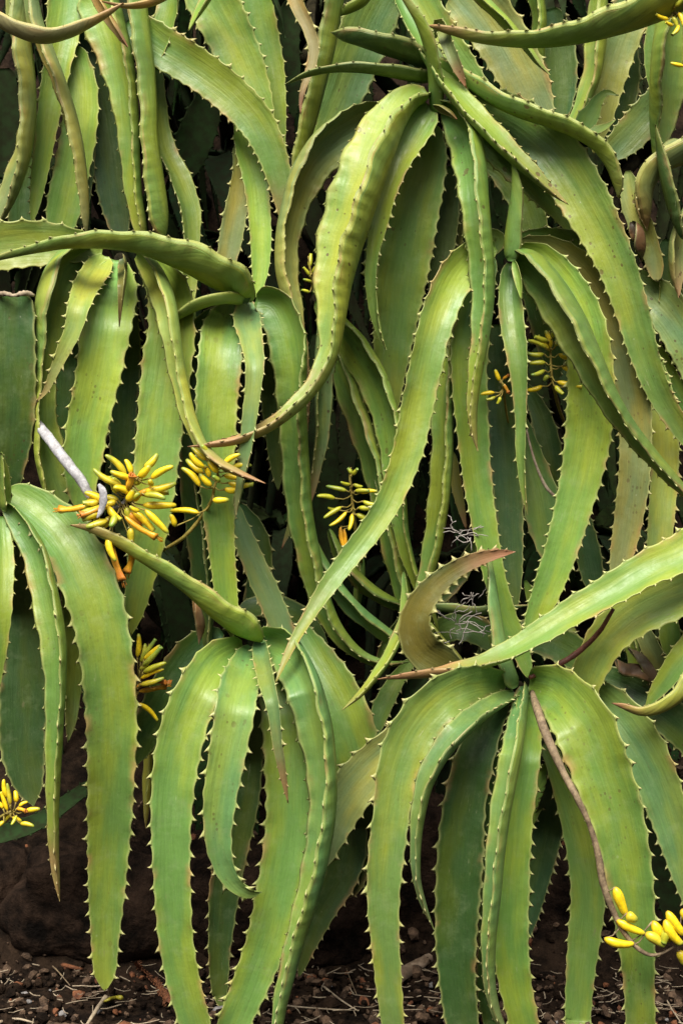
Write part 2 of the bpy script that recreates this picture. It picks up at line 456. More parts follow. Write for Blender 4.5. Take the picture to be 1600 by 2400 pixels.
# ------------------------------------------------------------------ the bank and the ground
def ground():
    xs = [-30, -12, -5, -2.5] + [-1.6 + .03 * i for i in range(107)] + [2.5, 5, 12, 30]
    ys = [-30, -12, -6, -3, -1.5, -.8] + [-.5 + .03 * i for i in range(85)] + [2.5, 3.5, 6, 12, 30]
    V = []; Fc = []
    for y in ys:
        for x in xs:
            z = terrain_z(x, y)
            if -1 < y < 3: 
                z += .010 * noise.noise(Vector((x * 9, y * 9, 0))) + .004 * noise.noise(Vector((x * 30, y * 30, 3))) - .006
                if y > .4: z += .07 * noise.noise(Vector((x * 3, y * 3, 7)))
            else: z -= .006
            V.append((x, y, z))
    nx = len(xs)
    for j in range(len(ys) - 1):
        for i in range(nx - 1):
            a = j * nx + i; Fc.append((a, a + 1, a + nx + 1, a + nx))
    o = link_mesh("ground", V, Fc, MSOIL); tag(o, kind="structure")
ground()

def rock(name, px, py, d, sx, sy, sz, mat, label, cat, group=None, seed=1, sub=5, rough=.18, z=None, sharp=1.6):
    c, _ = at(px, py, d, False)
    if z is not None: c.z = z - .05
    bm = bmesh.new(); bmesh.ops.create_icosphere(bm, subdivisions=sub, radius=1)
    for v in bm.verts:
        n = v.co.normalized()
        k = 1 + rough * noise.noise(n * sharp + Vector((seed * 5.1, 0, 0))) * 2 + rough * .5 * noise.noise(n * sharp * 3 + Vector((0, seed * 3.3, 0))) + rough * .3 * noise.noise(n * 9 + Vector((seed, 0, 0))) + rough * .14 * noise.noise(n * 24 + Vector((seed, 4, 0)))
        q = n * k
        m_ = max(abs(q.x), abs(q.y), abs(q.z)); q = q * lerp(1, .82 / m_, .35)
        v.co = Vector((q.x * sx, q.y * sy, q.z * sz))
    me = bpy.data.meshes.new(name); bm.to_mesh(me); bm.free(); me.materials.append(mat)
    for p in me.polygons: p.use_smooth = True
    o = bpy.data.objects.new(name, me); col.objects.link(o); o.location = c; tag(o, label, cat, group)
    return o
G_ST = "large stones edging the bank"
rock("edging_stone", 235, 2080, .37, .17, .09, .115, MSTONE, "wide brown edging stone at the left below the long drooping leaves", "stone", G_ST, 1, z=.10)
rock("edging_stone", 560, 2080, .38, .11, .09, .12, MSTONE, "shaded edging stone behind the narrow leaves of the centre left plant", "stone", G_ST, 2, z=.10)
rock("edging_stone", 765, 2140, .36, .09, .08, .09, MSTONE, "rounded edging stone seen right of the long folded leaf", "stone", G_ST, 3, z=.075)
rock("edging_stone", 975, 2060, .40, .135, .09, .16, MSTONE, "tan edging stone showing between the arching leaves right of the middle", "stone", G_ST, 4, z=.13)
rock("edging_stone", 1330, 2120, .42, .17, .09, .12, MSTONE, "dark edging stone behind the drooping leaves at bottom right", "stone", G_ST, 5, z=.09)
rock("edging_stone", -60, 2080, .42, .12, .09, .12, MSTONE, "edging stone cut by the left side of the picture", "stone", G_ST, 6, z=.10)

# loose grit: uncountable
def grit():
    rnd = random.Random(5); V = []; Fc = []; MI = []
    ico = bmesh.new(); bmesh.ops.create_icosphere(ico, subdivisions=1, radius=1)
    iv = [v.co.copy() for v in ico.verts]; fi = [tuple(v.index for v in f.verts) for f in ico.faces]; ico.free()
    for k in range(5200):
        x = rnd.uniform(-.75, .75); y = rnd.uniform(-.35, .34) if rnd.random() < .9 else rnd.uniform(.34, .6)
        r = .0018 + .0095 * rnd.random() ** 2.6
        if rnd.random() < .02: r *= 1.7
        z = terrain_z(x, y) + r * .3
        o3 = Vector((x, y, z)); b = len(V); rot = Matrix.Rotation(rnd.uniform(0, 6), 3, Vector((rnd.random(), rnd.random(), rnd.random() + .01)).normalized())
        e = Vector((rnd.uniform(.7, 1.3), rnd.uniform(.7, 1.3), rnd.uniform(.5, 1)))
        for v in iv:
            q = rot @ Vector((v.x * e.x, v.y * e.y, v.z * e.z)); q *= r * (1 + rnd.uniform(-.22, .22)); V.append(o3 + q)
        Fc += [tuple(i + b for i in f) for f in fi]
        MI += [rnd.choices([0, 1, 2, 3], [50, 40, 2, 6])[0]] * len(fi)
    o = link_mesh("gravel", V, Fc, [MSOIL, MCLOD, MPEB, MRUST], midx=MI, smooth=False)
    tag(o, "dark grit and clods covering the soil", "gravel", kind="stuff")
    # litter
    parts = []
    for k in range(520):
        x = rnd.uniform(-.7, .7); y = rnd.uniform(-.3, .33); L = rnd.uniform(.008, .05); a = rnd.uniform(0, math.pi)
        z = -.045 + rnd.random() * .006
        P = []; bend = rnd.uniform(-.4, .4)
        for i in range(4):
            s = i / 3 - .5; aa = a + bend * s
            P.append(Vector((x + math.cos(aa) * L * s, y + math.sin(aa) * L * s, z + abs(s) * rnd.uniform(0, .008))))
        parts.append(tube_data(P, [rnd.uniform(.0004, .0012)] * 4, 4))
    v, f, t = merge(parts); o = link_mesh("leaf_litter", v, f, MSTRAW, smooth=False)
    tag(o, "thin dry needles and chaff strewn over the soil", "litter", kind="stuff")
grit()

def gpt(px, py, h=.004):
    h = h - .05
    r = ray(px, py); t = (h - CAM.z) / r.z; return CAM + r * t
def twig(name, pts, wpx, mat, label, cat, group=None, lift=.006, flat=False):
    P = []; n = len(pts)
    for q in range((n - 1) * 5 + 1):
        x, y = catmull(pts, min(q / 5, n - 1 - 1e-6)); P.append(gpt(x, y, lift + .004 * math.sin(q * .7 + n)))
    m = len(P); rr = [wpx * .5 / 1450 * (1 - .55 * i / m) for i in range(m)]
    v, f, t = tube_data(P, rr, 7, .12, n)
    if flat: v = [Vector((a.x, a.y, lift - .05 + (a.z - lift + .05) * .35)) for a in v]
    o = link_mesh(name, v, f, mat, origin=P[m // 2]); tag(o, label, cat, group); return o
GT = "dry twigs on the soil"
twig("twig", [(640, 2352), (700, 2360), (830, 2368), (990, 2366)], 5, MSTRAW, "long pale twig lying flat at the bottom right of the centre left plant", "twig", GT)
twig("twig", [(755, 2310), (800, 2345), (840, 2370)], 6, MSTRAW, "short pale twig crossing the long flat one", "twig", GT)
twig("twig", [(0, 2262), (35, 2250), (70, 2232), (110, 2240)], 4, MBROWN, "bent brown twig at the far left of the soil", "twig", GT)
twig("twig", [(88, 2235), (130, 2270), (165, 2310)], 5, MBROWN, "thin curved twig left of the widest hanging leaf", "twig", GT)
twig("twig", [(0, 2395), (40, 2388), (85, 2398)], 8, MSTRAW, "pale stick in the bottom left corner", "twig", GT)
twig("twig", [(1225, 2260), (1260, 2200), (1300, 2120)], 4, MBROWN, "slim brown twig leaning between the bottom right leaves", "twig", GT)
twig("twig", [(1545, 2310), (1570, 2360), (1595, 2398)], 5, MSTRAW, "pale twig in the bottom right corner", "twig", GT)
twig("twig", [(800, 2230), (815, 2280), (835, 2330)], 3, MBROWN, "hair thin twig beside the arching leaf at the middle", "twig", GT)
twig("bark_strip", [(108, 2250), (150, 2262), (195, 2272)], 16, MRUST, "reddish bark strip lying behind the twigs at left", "bark")
twig("wood_chip", [(930, 2290), (980, 2262), (1035, 2225)], 42, MBARK, "split grey brown wood chip lying beside the tan stone", "wood chip", lift=.012)
twig("grass_straw", [(250, 2335), (230, 2362), (205, 2400)], 14, MSTRAW, "flat grey dry grass blade pointing to the bottom edge", "dry grass", lift=.014)
twig("leaf_scrap", [(285, 2338), (262, 2340), (245, 2348)], 12, MFLG, "small fresh yellow green leaf scrap on the soil", "leaf scrap", lift=.014)
rock("pebble", 993, 2352, -.10, .020, .016, .019, MPEB, "round pale grey pebble at the bottom right of the middle", "pebble", None, 9, 3, .10, z=.014)
rock("clod", 200, 2345, -.08, .026, .02, .018, MCLOD, "large brown clod beside the dry grass blade", "clod", "lumps of earth", 11, 3, z=.012)
rock("clod", 140, 2330, -.06, .030, .02, .022, MCLOD, "large red brown clod nearer the left edge", "clod", "lumps of earth", 12, 3, z=.014)
rock("clod", 365, 2385, -.12, .018, .013, .012, MPEB, "pale flat clod left of the curved leaf tip", "clod", "lumps of earth", 13, 3, z=.008)

def scaly_frond(pts, label):
    """a fallen casuarina-like cone chain: scales around a spine"""
    parts = []; n = len(pts); rnd = random.Random(3)
    for q in range((n - 1) * 14):
        x, y = catmull(pts, q / 14); p = gpt(x, y, .010); 
        for k in range(5):
            a = k * 1.257 + q * .6; o3 = Vector((math.cos(a) * .004, math.sin(a) * .004, math.sin(a * 1.3) * .004))
            tip = p + o3 * 2.2 + Vector((.002, -.003, .001)); b = Vector((-o3.y, o3.x, .001)).normalized() * .003
            parts.append(([p + b, p - b, p + o3 + b * .9 , p + o3 - b * .9, tip], [(0, 1, 3, 2), (2, 3, 4), (0, 2, 4), (1, 4, 3)], [(0, 0, 0)] * 5))
    v, f, t = merge(parts); o = link_mesh("fallen_frond", v, f, MRUST, smooth=False); tag(o, label, "dry frond", "rusty scaly fronds")
scaly_frond([(290, 2240), (330, 2270), (370, 2310), (395, 2355)], "rusty scaly frond left of the curved leaf tip")
scaly_frond([(120, 2190), (160, 2185), (200, 2200)], "rusty scaly frond at the foot of the wide left stone")
# ------------------------------------------------------------------ the traced plants, front to back
# centre-left bottom plant
E = plant(605, 1510, .02, "aloe at bottom centre left whose inner leaf curls up at its end")
leaf(E, .02, 'l', [(612, 1504, 12), (594, 1486, 36), (564, 1461, 60), (510, 1424, 56), (434, 1365, 42), (327, 1298, 31), (260, 1258, 26), (210, 1238, 18), (166, 1231, 3)], roll=(96, 104), fold=.5, d=(.01, -.04, -.06, -.07), red=.85, space=44, tooth=8)
leaf(E, .02, 'g', [(570, 1515, 50), (510, 1550, 90), (465, 1620, 106), (432, 1700, 110), (411, 1800, 106), (402, 1900, 98), (401, 2000, 90), (405, 2100, 86), (412, 2200, 82), (430, 2300, 78), (457, 2400, 72), (475, 2450, 60)], lay=-.05, roll=(-10, 5, 8), bulge=.06, space=56, tooth=12, red=.1)
leaf(E, .02, 'b', [(590, 1515, 45), (574, 1570, 84), (558, 1620, 95), (545, 1700, 92), (527, 1800, 86), (515, 1880, 78), (511, 1960, 64), (524, 2030, 50), (552, 2075, 38), (587, 2095, 26), (614, 2090, 8)], lay=-.09, roll=(5, -5, 0, 40), bulge=.06, space=54, tooth=13, red=.1)
leaf(E, .02, 'b', [(606, 1500, 28), (612, 1540, 40), (625, 1600, 40), (640, 1660, 31), (650, 1740, 25), (664, 1820, 16), (675, 1882, 2)], lay=-.13, roll=(10, 30), fold=.6, bulge=.05, space=52, tooth=10, red=.8, name="young_leaf")
leaf(E, .02, 'b', [(618, 1505, 60), (665, 1530, 84), (706, 1600, 88), (735, 1700, 86), (752, 1800, 74), (755, 1900, 66), (742, 2000, 62), (720, 2100, 56), (692, 2200, 46), (668, 2300, 40), (655, 2360, 34), (648, 2420, 28)], lay=-.08, roll=(30, 55, 60), fold=.75, bulge=.05, space=52, tooth=10, red=.1)
leaf(E, .02, 'g', [(625, 1530, 60), (660, 1600, 110), (680, 1700, 135), (682, 1800, 125), (682, 1900, 118), (670, 2000, 112), (652, 2100, 108), (627, 2200, 98), (590, 2300, 88), (560, 2370, 80), (530, 2440, 66)], lay=-.02, roll=(10, 5, -5), bulge=.05, space=56, tooth=12, red=.1)
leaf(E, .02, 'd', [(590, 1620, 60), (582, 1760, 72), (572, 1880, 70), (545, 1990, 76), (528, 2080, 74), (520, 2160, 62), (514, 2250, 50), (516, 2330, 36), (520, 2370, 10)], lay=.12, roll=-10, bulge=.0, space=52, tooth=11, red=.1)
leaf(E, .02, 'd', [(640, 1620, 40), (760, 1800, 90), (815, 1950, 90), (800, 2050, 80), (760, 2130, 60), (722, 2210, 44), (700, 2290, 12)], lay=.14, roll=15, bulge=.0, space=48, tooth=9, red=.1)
# far left bottom plant
D = plant(8, 1185, .03, "aloe at the bottom left edge with one very wide leaf hanging to the soil")
leaf(D, .03, 'g', [(12, 1195, 30), (14, 1150, 28), (11, 1105, 20), (4, 1060, 4)], roll=60, d=(.0, -.03), fold=.6, name="young_leaf", red=.1)
leaf(D, .03, 'g', [(20, 1150, 50), (90, 1190, 92), (160, 1265, 122), (213, 1380, 132), (240, 1480, 126), (256, 1600, 124), (262, 1700, 120), (261, 1800, 112), (258, 1900, 106), (254, 2000, 96), (250, 2100, 84), (247, 2200, 66), (246, 2270, 54), (246, 2322, 24)], d=(.03, -.04, -.03, .01, .03), roll=(-15, 5, 0), space=56, tooth=12, red=.1)
leaf(D, .03, 'g', [(12, 1185, 30), (45, 1230, 50), (82, 1300, 60), (106, 1400, 66), (124, 1500, 64), (130, 1600, 52), (128, 1700, 44), (125, 1800, 38), (124, 1900, 30), (127, 2000, 24), (133, 2060, 16), (140, 2112, 2)], d=(.0, -.09, -.10, -.08), roll=(36, 46, 56), fold=0.7, space=56, tooth=11, red=.75)
leaf(D, .03, 'g', [(0, 1210, 40), (6, 1300, 56), (4, 1400, 54), (-2, 1500, 46), (-10, 1610, 24)], d=(.0, -.07, -.06), roll=-20, space=48, tooth=9, red=.1)
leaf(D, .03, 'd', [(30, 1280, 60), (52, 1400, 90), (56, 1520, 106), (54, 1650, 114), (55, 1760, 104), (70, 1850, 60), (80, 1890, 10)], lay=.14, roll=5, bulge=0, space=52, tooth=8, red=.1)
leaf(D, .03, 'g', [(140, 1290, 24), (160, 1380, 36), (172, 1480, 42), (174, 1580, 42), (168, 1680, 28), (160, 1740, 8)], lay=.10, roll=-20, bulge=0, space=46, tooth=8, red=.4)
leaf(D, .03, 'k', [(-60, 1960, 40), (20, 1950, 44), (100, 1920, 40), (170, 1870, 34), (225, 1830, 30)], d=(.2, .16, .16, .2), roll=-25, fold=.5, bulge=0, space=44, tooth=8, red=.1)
# bottom right plant
H = plant(1214, 1606, .02, "large arching aloe at bottom right, its heart just below the long crossing leaf")
leaf(H, .02, 'b', [(1205, 1612, 34), (1180, 1545, 36), (1165, 1480, 32), (1155, 1400, 25), (1149, 1340, 17), (1143, 1285, 3)], d=(.02, .03, .05), roll=-70, fold=.6, red=.4, space=46, tooth=6)
leaf(H, .02, 'g', [(1185, 1600, 46), (1110, 1606, 86), (1035, 1645, 112), (972, 1715, 116), (935, 1800, 104), (918, 1900, 88), (905, 2000, 86), (898, 2100, 78), (902, 2200, 68), (910, 2300, 62), (920, 2400, 54), (924, 2440, 46)], lay=-.07, bulge=.07, roll=(-20, -5, 5), space=60, tooth=13, red=.1)
leaf(H, .02, 'b', [(1205, 1622, 26), (1150, 1650, 44), (1085, 1698, 54), (1030, 1762, 52), (996, 1830, 44), (980, 1900, 36), (973, 1980, 27), (976, 2060, 20), (992, 2120, 14), (1016, 2178, 2)], lay=-.12, bulge=.07, roll=(35, 52, 60), fold=.65, space=58, tooth=10, red=.4)
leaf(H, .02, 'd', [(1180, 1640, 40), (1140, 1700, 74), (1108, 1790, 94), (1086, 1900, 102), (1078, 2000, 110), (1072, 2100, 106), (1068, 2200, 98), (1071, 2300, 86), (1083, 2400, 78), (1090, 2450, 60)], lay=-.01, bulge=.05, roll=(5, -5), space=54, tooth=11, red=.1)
leaf(H, .02, 'b', [(1224, 1606, 32), (1208, 1700, 46), (1190, 1800, 52), (1172, 1900, 50), (1160, 2000, 46), (1152, 2100, 43), (1144, 2200, 37), (1146, 2300, 29), (1160, 2370, 24), (1180, 2412, 14)], lay=-.14, bulge=.07, roll=(48, 54, 62), fold=0.8, space=50, tooth=9, red=.3)
leaf(H, .02, 'g', [(1232, 1620, 40), (1238, 1700, 62), (1228, 1800, 72), (1213, 1900, 76), (1203, 2000, 80), (1198, 2100, 84), (1196, 2200, 84), (1206, 2300, 78), (1228, 2400, 68), (1240, 2450, 50)], lay=-.07, bulge=.06, roll=(-25, -10), space=50, tooth=10, red=.1)
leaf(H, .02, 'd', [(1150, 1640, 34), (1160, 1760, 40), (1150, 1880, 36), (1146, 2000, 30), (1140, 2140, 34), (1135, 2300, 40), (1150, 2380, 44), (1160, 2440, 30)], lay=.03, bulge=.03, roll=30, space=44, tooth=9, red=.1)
leaf(H, .02, 't', [(1285, 1790, 14), (1296, 1840, 42), (1290, 1900, 70), (1272, 1980, 76), (1256, 2060, 62), (1242, 2140, 42), (1230, 2222, 6)], lay=.14, bulge=0, roll=10, fold=.5, space=34, tooth=11, red=.1)
leaf(H, .02, 'g', [(1240, 1600, 50), (1300, 1622, 108), (1362, 1695, 142), (1405, 1800, 140), (1440, 1900, 128), (1464, 2000, 116), (1480, 2100, 104), (1490, 2200, 88), (1496, 2300, 74), (1500, 2400, 68), (1500, 2440, 50)], lay=-.06, bulge=.07, roll=(20, 5, -5), space=58, tooth=11, red=.15, fold=.4)
leaf(H, .02, 'l', [(1280, 1740, 34), (1318, 1840, 54), (1346, 1930, 66), (1366, 2020, 72), (1376, 2110, 80), (1368, 2200, 76), (1358, 2300, 66), (1353, 2400, 60), (1352, 2445, 50)], lay=.03, bulge=.02, roll=-8, space=56, tooth=10, red=.4)
leaf(H, .02, 'p', [(1120, 1640, 40), (1020, 1680, 80), (940, 1740, 96), (868, 1800, 100), (810, 1870, 108), (775, 1940, 90), (755, 2010, 50), (745, 2050, 10)], lay=.05, bulge=.03, roll=(-15, 5), space=56, tooth=11, red=.2)
leaf(H, .02, 'l', [(1330, 1730, 20), (1300, 1790, 44), (1262, 1850, 50), (1240, 1910, 40), (1230, 1960, 8)], lay=.10, bulge=0, roll=0, red=.2)
leaf(H, .02, 'd', [(880, 1870, 40), (840, 1970, 80), (815, 2060, 80), (790, 2110, 30)], lay=.16, bulge=0, roll=0, red=.2)
# left middle plant
A = plant(280, 598, .13, "aloe at left centre with a yellow toothed leaf and short pink tip at its heart")
leaf(A, .13, 'l', [(215, 585, 40), (165, 620, 80), (140, 680, 100), (125, 750, 90), (112, 850, 60), (106, 950, 52), (115, 1050, 70), (135, 1130, 76), (150, 1190, 40)], lay=-.02, roll=(-46, -46, -30), fold=0.7, space=40, tooth=7, red=.2)
leaf(A, .13, 'y', [(245, 600, 40), (228, 630, 62), (203, 670, 62), (184, 720, 52), (172, 770, 42), (150, 820, 34), (128, 870, 24), (108, 915, 13), (86, 941, 2)], lay=-.08, roll=(10, 25), space=44, tooth=10, red=.7)
leaf(A, .13, 'l', [(272, 610, 50), (262, 680, 116), (248, 760, 122), (236, 850, 108), (220, 930, 102), (205, 1000, 98), (195, 1080, 90), (190, 1160, 60), (188, 1200, 20)], lay=-.04, roll=(5, -5, 5), space=50, tooth=9, red=.1)
leaf(A, .13, 'r', [(286, 604, 26), (288, 640, 22), (284, 690, 16), (280, 766, 2)], lay=-.10, roll=40, fold=.7, red=.6, tooth=4, name="young_leaf")
leaf(A, .13, 'y', [(318, 598, 34), (348, 630, 54), (378, 690, 58), (396, 760, 50), (408, 830, 43), (422, 900, 40), (440, 970, 36), (470, 1040, 30), (510, 1082, 24), (560, 1108, 17), (622, 1133, 2)], d=(.10, .0, -.02, -.05, -.08), roll=(46, 58, 66), fold=0.75, space=44, tooth=8, red=.95)
leaf(A, .13, 'l', [(335, 610, 40), (390, 680, 100), (402, 760, 110), (392, 850, 118), (380, 950, 112), (370, 1050, 106), (360, 1150, 100), (348, 1250, 86), (330, 1350, 70), (316, 1430, 46), (308, 1490, 8)], lay=-.01, roll=(20, 5, 0), space=46, tooth=8, red=.15)
leaf(A, .13, 't', [(300, 700, 40), (300, 820, 62), (292, 920, 66), (288, 1000, 62), (288, 1090, 56), (290, 1160, 20)], lay=.10, bulge=0, roll=-8, space=34, tooth=8, red=.1)
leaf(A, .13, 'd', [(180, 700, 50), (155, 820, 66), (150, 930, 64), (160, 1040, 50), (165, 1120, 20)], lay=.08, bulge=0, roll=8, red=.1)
leaf(A, .13, 'g', [(240, 590, 50), (170, 575, 80), (100, 570, 105), (20, 575, 112), (-60, 590, 112), (-140, 620, 90)], d=(.14, .10, .09, .11), roll=(10, 5, 0), fold=.35, space=44, tooth=8, red=.1)
leaf(A, .13, 'l', [(330, 605, 30), (395, 640, 50), (428, 700, 50), (440, 760, 40), (446, 830, 20)], lay=.04, bulge=.03, roll=-20, red=.1)
# centre-left plant
B = plant(578, 702, .10, "aloe left of centre sending a long leaf arching left across its neighbour")
leaf(B, .10, 'l', [(588, 706, 14), (572, 686, 40), (546, 660, 68), (508, 635, 82), (458, 609, 78), (408, 590, 70), (355, 575, 58), (306, 566, 49), (250, 562, 44), (204, 563, 39), (150, 568, 32), (102, 578, 26), (50, 590, 20), (0, 604, 13), (-40, 618, 3)], d=(.08, .02, -.01, -.01, .02), roll=(92, 100, 106), fold=.5, space=46, tooth=8, red=.3)
leaf(B, .10, 'l', [(572, 704, 26), (530, 698, 29), (485, 706, 28), (440, 726, 24), (405, 748, 16), (385, 764, 3)], d=(.07, .02, .03, .05), roll=100, fold=.6, space=46, tooth=4, red=.1, name="young_leaf")
leaf(B, .10, 'd', [(574, 712, 18), (582, 690, 16), (588, 655, 2)], d=(.06, .04), roll=30, fold=.6, name="young_leaf", red=.2, tooth=4)
leaf(B, .10, 'h', [(582, 706, 36), (580, 750, 64), (590, 800, 56), (597, 850, 46), (594, 900, 40), (586, 970, 36), (577, 1040, 32), (566, 1110, 24), (557, 1170, 14), (552, 1215, 2)], lay=-.08, roll=(-15, 25, 45), fold=.5, space=42, tooth=9, red=.5)
leaf(B, .10, 'g', [(548, 712, 50), (524, 770, 96), (515, 850, 104), (508, 940, 100), (506, 1030, 94), (508, 1120, 84), (514, 1220, 72), (522, 1310, 60), (530, 1390, 54), (538, 1450, 40), (545, 1500, 8)], lay=-.02, roll=(5, -8, 8), space=34, tooth=8, red=.1)
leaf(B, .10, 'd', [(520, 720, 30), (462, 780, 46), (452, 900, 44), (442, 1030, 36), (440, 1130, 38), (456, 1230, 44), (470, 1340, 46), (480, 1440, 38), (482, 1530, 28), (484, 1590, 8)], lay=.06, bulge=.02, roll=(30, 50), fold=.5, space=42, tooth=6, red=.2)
leaf(B, .10, 'g', [(600, 702, 50), (640, 718, 84), (668, 780, 92), (678, 850, 84), (682, 930, 72), (688, 1020, 66), (694, 1110, 66), (702, 1200, 62), (720, 1290, 58), (744, 1390, 52), (785, 1478, 42), (842, 1534, 28), (900, 1556, 20), (958, 1551, 3)], d=(.08, .05, .07, .08, .10, .12), roll=(20, 48, 52, 60), fold=.65, space=44, tooth=7, red=.15)
leaf(B, .10, 'd', [(620, 760, 30), (632, 860, 50), (640, 980, 46), (648, 1080, 34), (652, 1150, 10)], lay=.12, bulge=0, roll=0, red=.1)
leaf(B, .10, 'h', [(548, 1180, 24), (568, 1250, 46), (600, 1330, 56), (636, 1410, 58), (668, 1490, 52), (695, 1560, 40), (715, 1620, 16)], d=(.12, .11, .12, .14), roll=-12, space=44, tooth=8, red=.3)
# top centre plant
C = plant(1022, 248, .20, "tall aloe at top centre with an upright curled leaf standing over spreading drooping leaves"); C["spotty"] = True
leaf(C, .20, 'g', [(1022, 262, 34), (1022, 215, 36), (1018, 165, 34), (1010, 120, 32), (998, 80, 30), (982, 45, 26), (962, 15, 20), (940, -15, 12), (925, -40, 3)], d=(.16, .10, .08), roll=115, fold=.5, space=40, tooth=6, red=.6)
leaf(C, .20, 'g', [(925, -40, 30), (950, 20, 36), (985, 85, 42), (1030, 160, 48), (1088, 238, 50), (1150, 305, 50), (1205, 362, 44), (1250, 405, 34), (1292, 447, 20), (1330, 479, 2)], d=(.22, .16, .08, .04, .04), roll=(-30, -45, -50), fold=.6, space=40, tooth=9, red=.6)
leaf(C, .20, 'g', [(1030, 150, 34), (1100, 190, 40), (1160, 228, 42), (1225, 258, 42), (1290, 280, 40), (1352, 306, 38), (1400, 338, 36), (1432, 382, 33), (1447, 428, 26), (1448, 464, 12)], d=(.16, .08, .05, .06), roll=(-92, -98), fold=.55, space=40, tooth=9, red=.4)
leaf(C, .20, 'd', [(1010, 150, 40), (960, 122, 52), (900, 102, 52), (845, 88, 42), (800, 80, 30), (775, 76, 8)], d=(.18, .14, .14), roll=100, fold=.5, space=42, tooth=6, red=.1)  # dark code here and on the next leaf paints in their shade
leaf(C, .20, 'd', [(1008, 182, 34), (950, 172, 34), (890, 162, 30), (830, 158, 25), (770, 162, 19), (715, 176, 14), (668, 198, 3)], d=(.18, .13, .16), roll=100, fold=.5, space=44, tooth=6, red=.2)
leaf(C, .20, 'l', [(1000, 212, 42), (950, 232, 66), (905, 280, 92), (868, 350, 112), (838, 430, 118), (812, 510, 118), (792, 590, 106), (780, 670, 88), (777, 750, 66), (770, 820, 50), (742, 888, 42), (690, 950, 36), (620, 1003, 30), (550, 1032, 22), (490, 1043, 13), (440, 1047, 2)], d=(.16, .06, .03, .0, -.04, -.06), roll=(46, 52, 54, 68), fold=0.8, space=42, tooth=8, red=.9)
leaf(C, .20, 'p', [(930, 262, 50), (850, 290, 92), (778, 340, 98), (722, 410, 84), (690, 490, 66), (674, 560, 58), (672, 630, 54), (684, 700, 46), (698, 770, 36), (712, 850, 26), (717, 940, 20), (714, 1020, 12), (710, 1060, 2)], d=(.20, .16, .14, .13, .13), roll=(-20, -52, -64), fold=0.7, space=38, tooth=7, red=.9)
leaf(C, .20, 'h', [(790, 640, 50), (775, 740, 56), (762, 840, 50), (758, 930, 42), (756, 1010, 34), (745, 1080, 26), (730, 1150, 18), (720, 1205, 3)], d=(.16, .12, .11), roll=-45, fold=.5, space=38, tooth=7, red=.9)
leaf(C, .20, 'l', [(1005, 246, 46), (982, 285, 80), (950, 340, 74), (925, 395, 58), (903, 460, 48), (886, 530, 42), (872, 600, 30), (868, 660, 27), (876, 730, 22), (890, 785, 14), (905, 820, 2)], d=(.16, .10, .08, .08), roll=(5, 12, 50), fold=.4, space=38, tooth=10, red=.35)
leaf(C, .20, 'g', [(1010, 290, 50), (996, 360, 104), (978, 440, 122), (962, 520, 126), (948, 600, 126), (936, 680, 116), (926, 760, 100), (916, 840, 84), (908, 920, 66), (905, 1000, 40)], d=(.2, .20, .22, .25), roll=(5, -5), fold=.3, space=36, tooth=8, red=.3)
leaf(C, .20, 't', [(1045, 390, 44), (1048, 470, 56), (1042, 550, 56), (1028, 630, 50), (1010, 700, 20)], d=(.24, .24, .24), roll=-5, space=32, tooth=8, red=.1)
leaf(C, .20, 'p', [(1076, 440, 22), (1074, 520, 26), (1068, 600, 24), (1062, 660, 10)], d=(.26, .26), roll=10, space=40, tooth=5, red=.6)
leaf(C, .20, 'g', [(1036, 252, 40), (1066, 285, 76), (1090, 340, 84), (1104, 410, 76), (1112, 480, 68), (1121, 560, 64), (1129, 640, 60), (1130, 710, 54), (1124, 790, 44), (1112, 880, 34), (1106, 950, 26), (1109, 1010, 17), (1119, 1057, 2)], d=(.16, .04, .02, .0, .0), roll=(40, 50, 54, 66), fold=0.8, space=40, tooth=9, red=.55)
leaf(C, .20, 'r', [(1015, 248, 14), (1035, 256, 18), (1055, 266, 14), (1070, 280, 3)], d=(.10, .08), roll=50, fold=.6, name="young_leaf", red=.7, tooth=2)
leaf(C, .20, 'g', [(1070, 238, 50), (1130, 250, 92), (1210, 290, 122), (1285, 350, 132), (1345, 430, 124), (1393, 515, 110), (1435, 600, 94), (1465, 680, 84), (1490, 765, 76), (1515, 850, 66), (1548, 930, 56), (1595, 1005, 46), (1650, 1080, 20)], d=(.20, .10, .07, .08, .12), roll=(10, 8, 0), fold=.34, space=42, tooth=8, red=.2)
leaf(C, .20, 'g', [(1080, 280, 50), (1150, 330, 84), (1230, 400, 88), (1300, 470, 70), (1350, 540, 40), (1390, 600, 8)], d=(.2, .17, .17), roll=10, fold=.3, space=40, tooth=8, red=.2)
leaf(C, .20, 'p', [(1020, 90, 8), (1030, 60, 26), (1050, 110, 30), (1072, 160, 24), (1092, 206, 3)], d=(.16, .10, .10), roll=30, fold=.5, red=1.0, space=36, tooth=7)
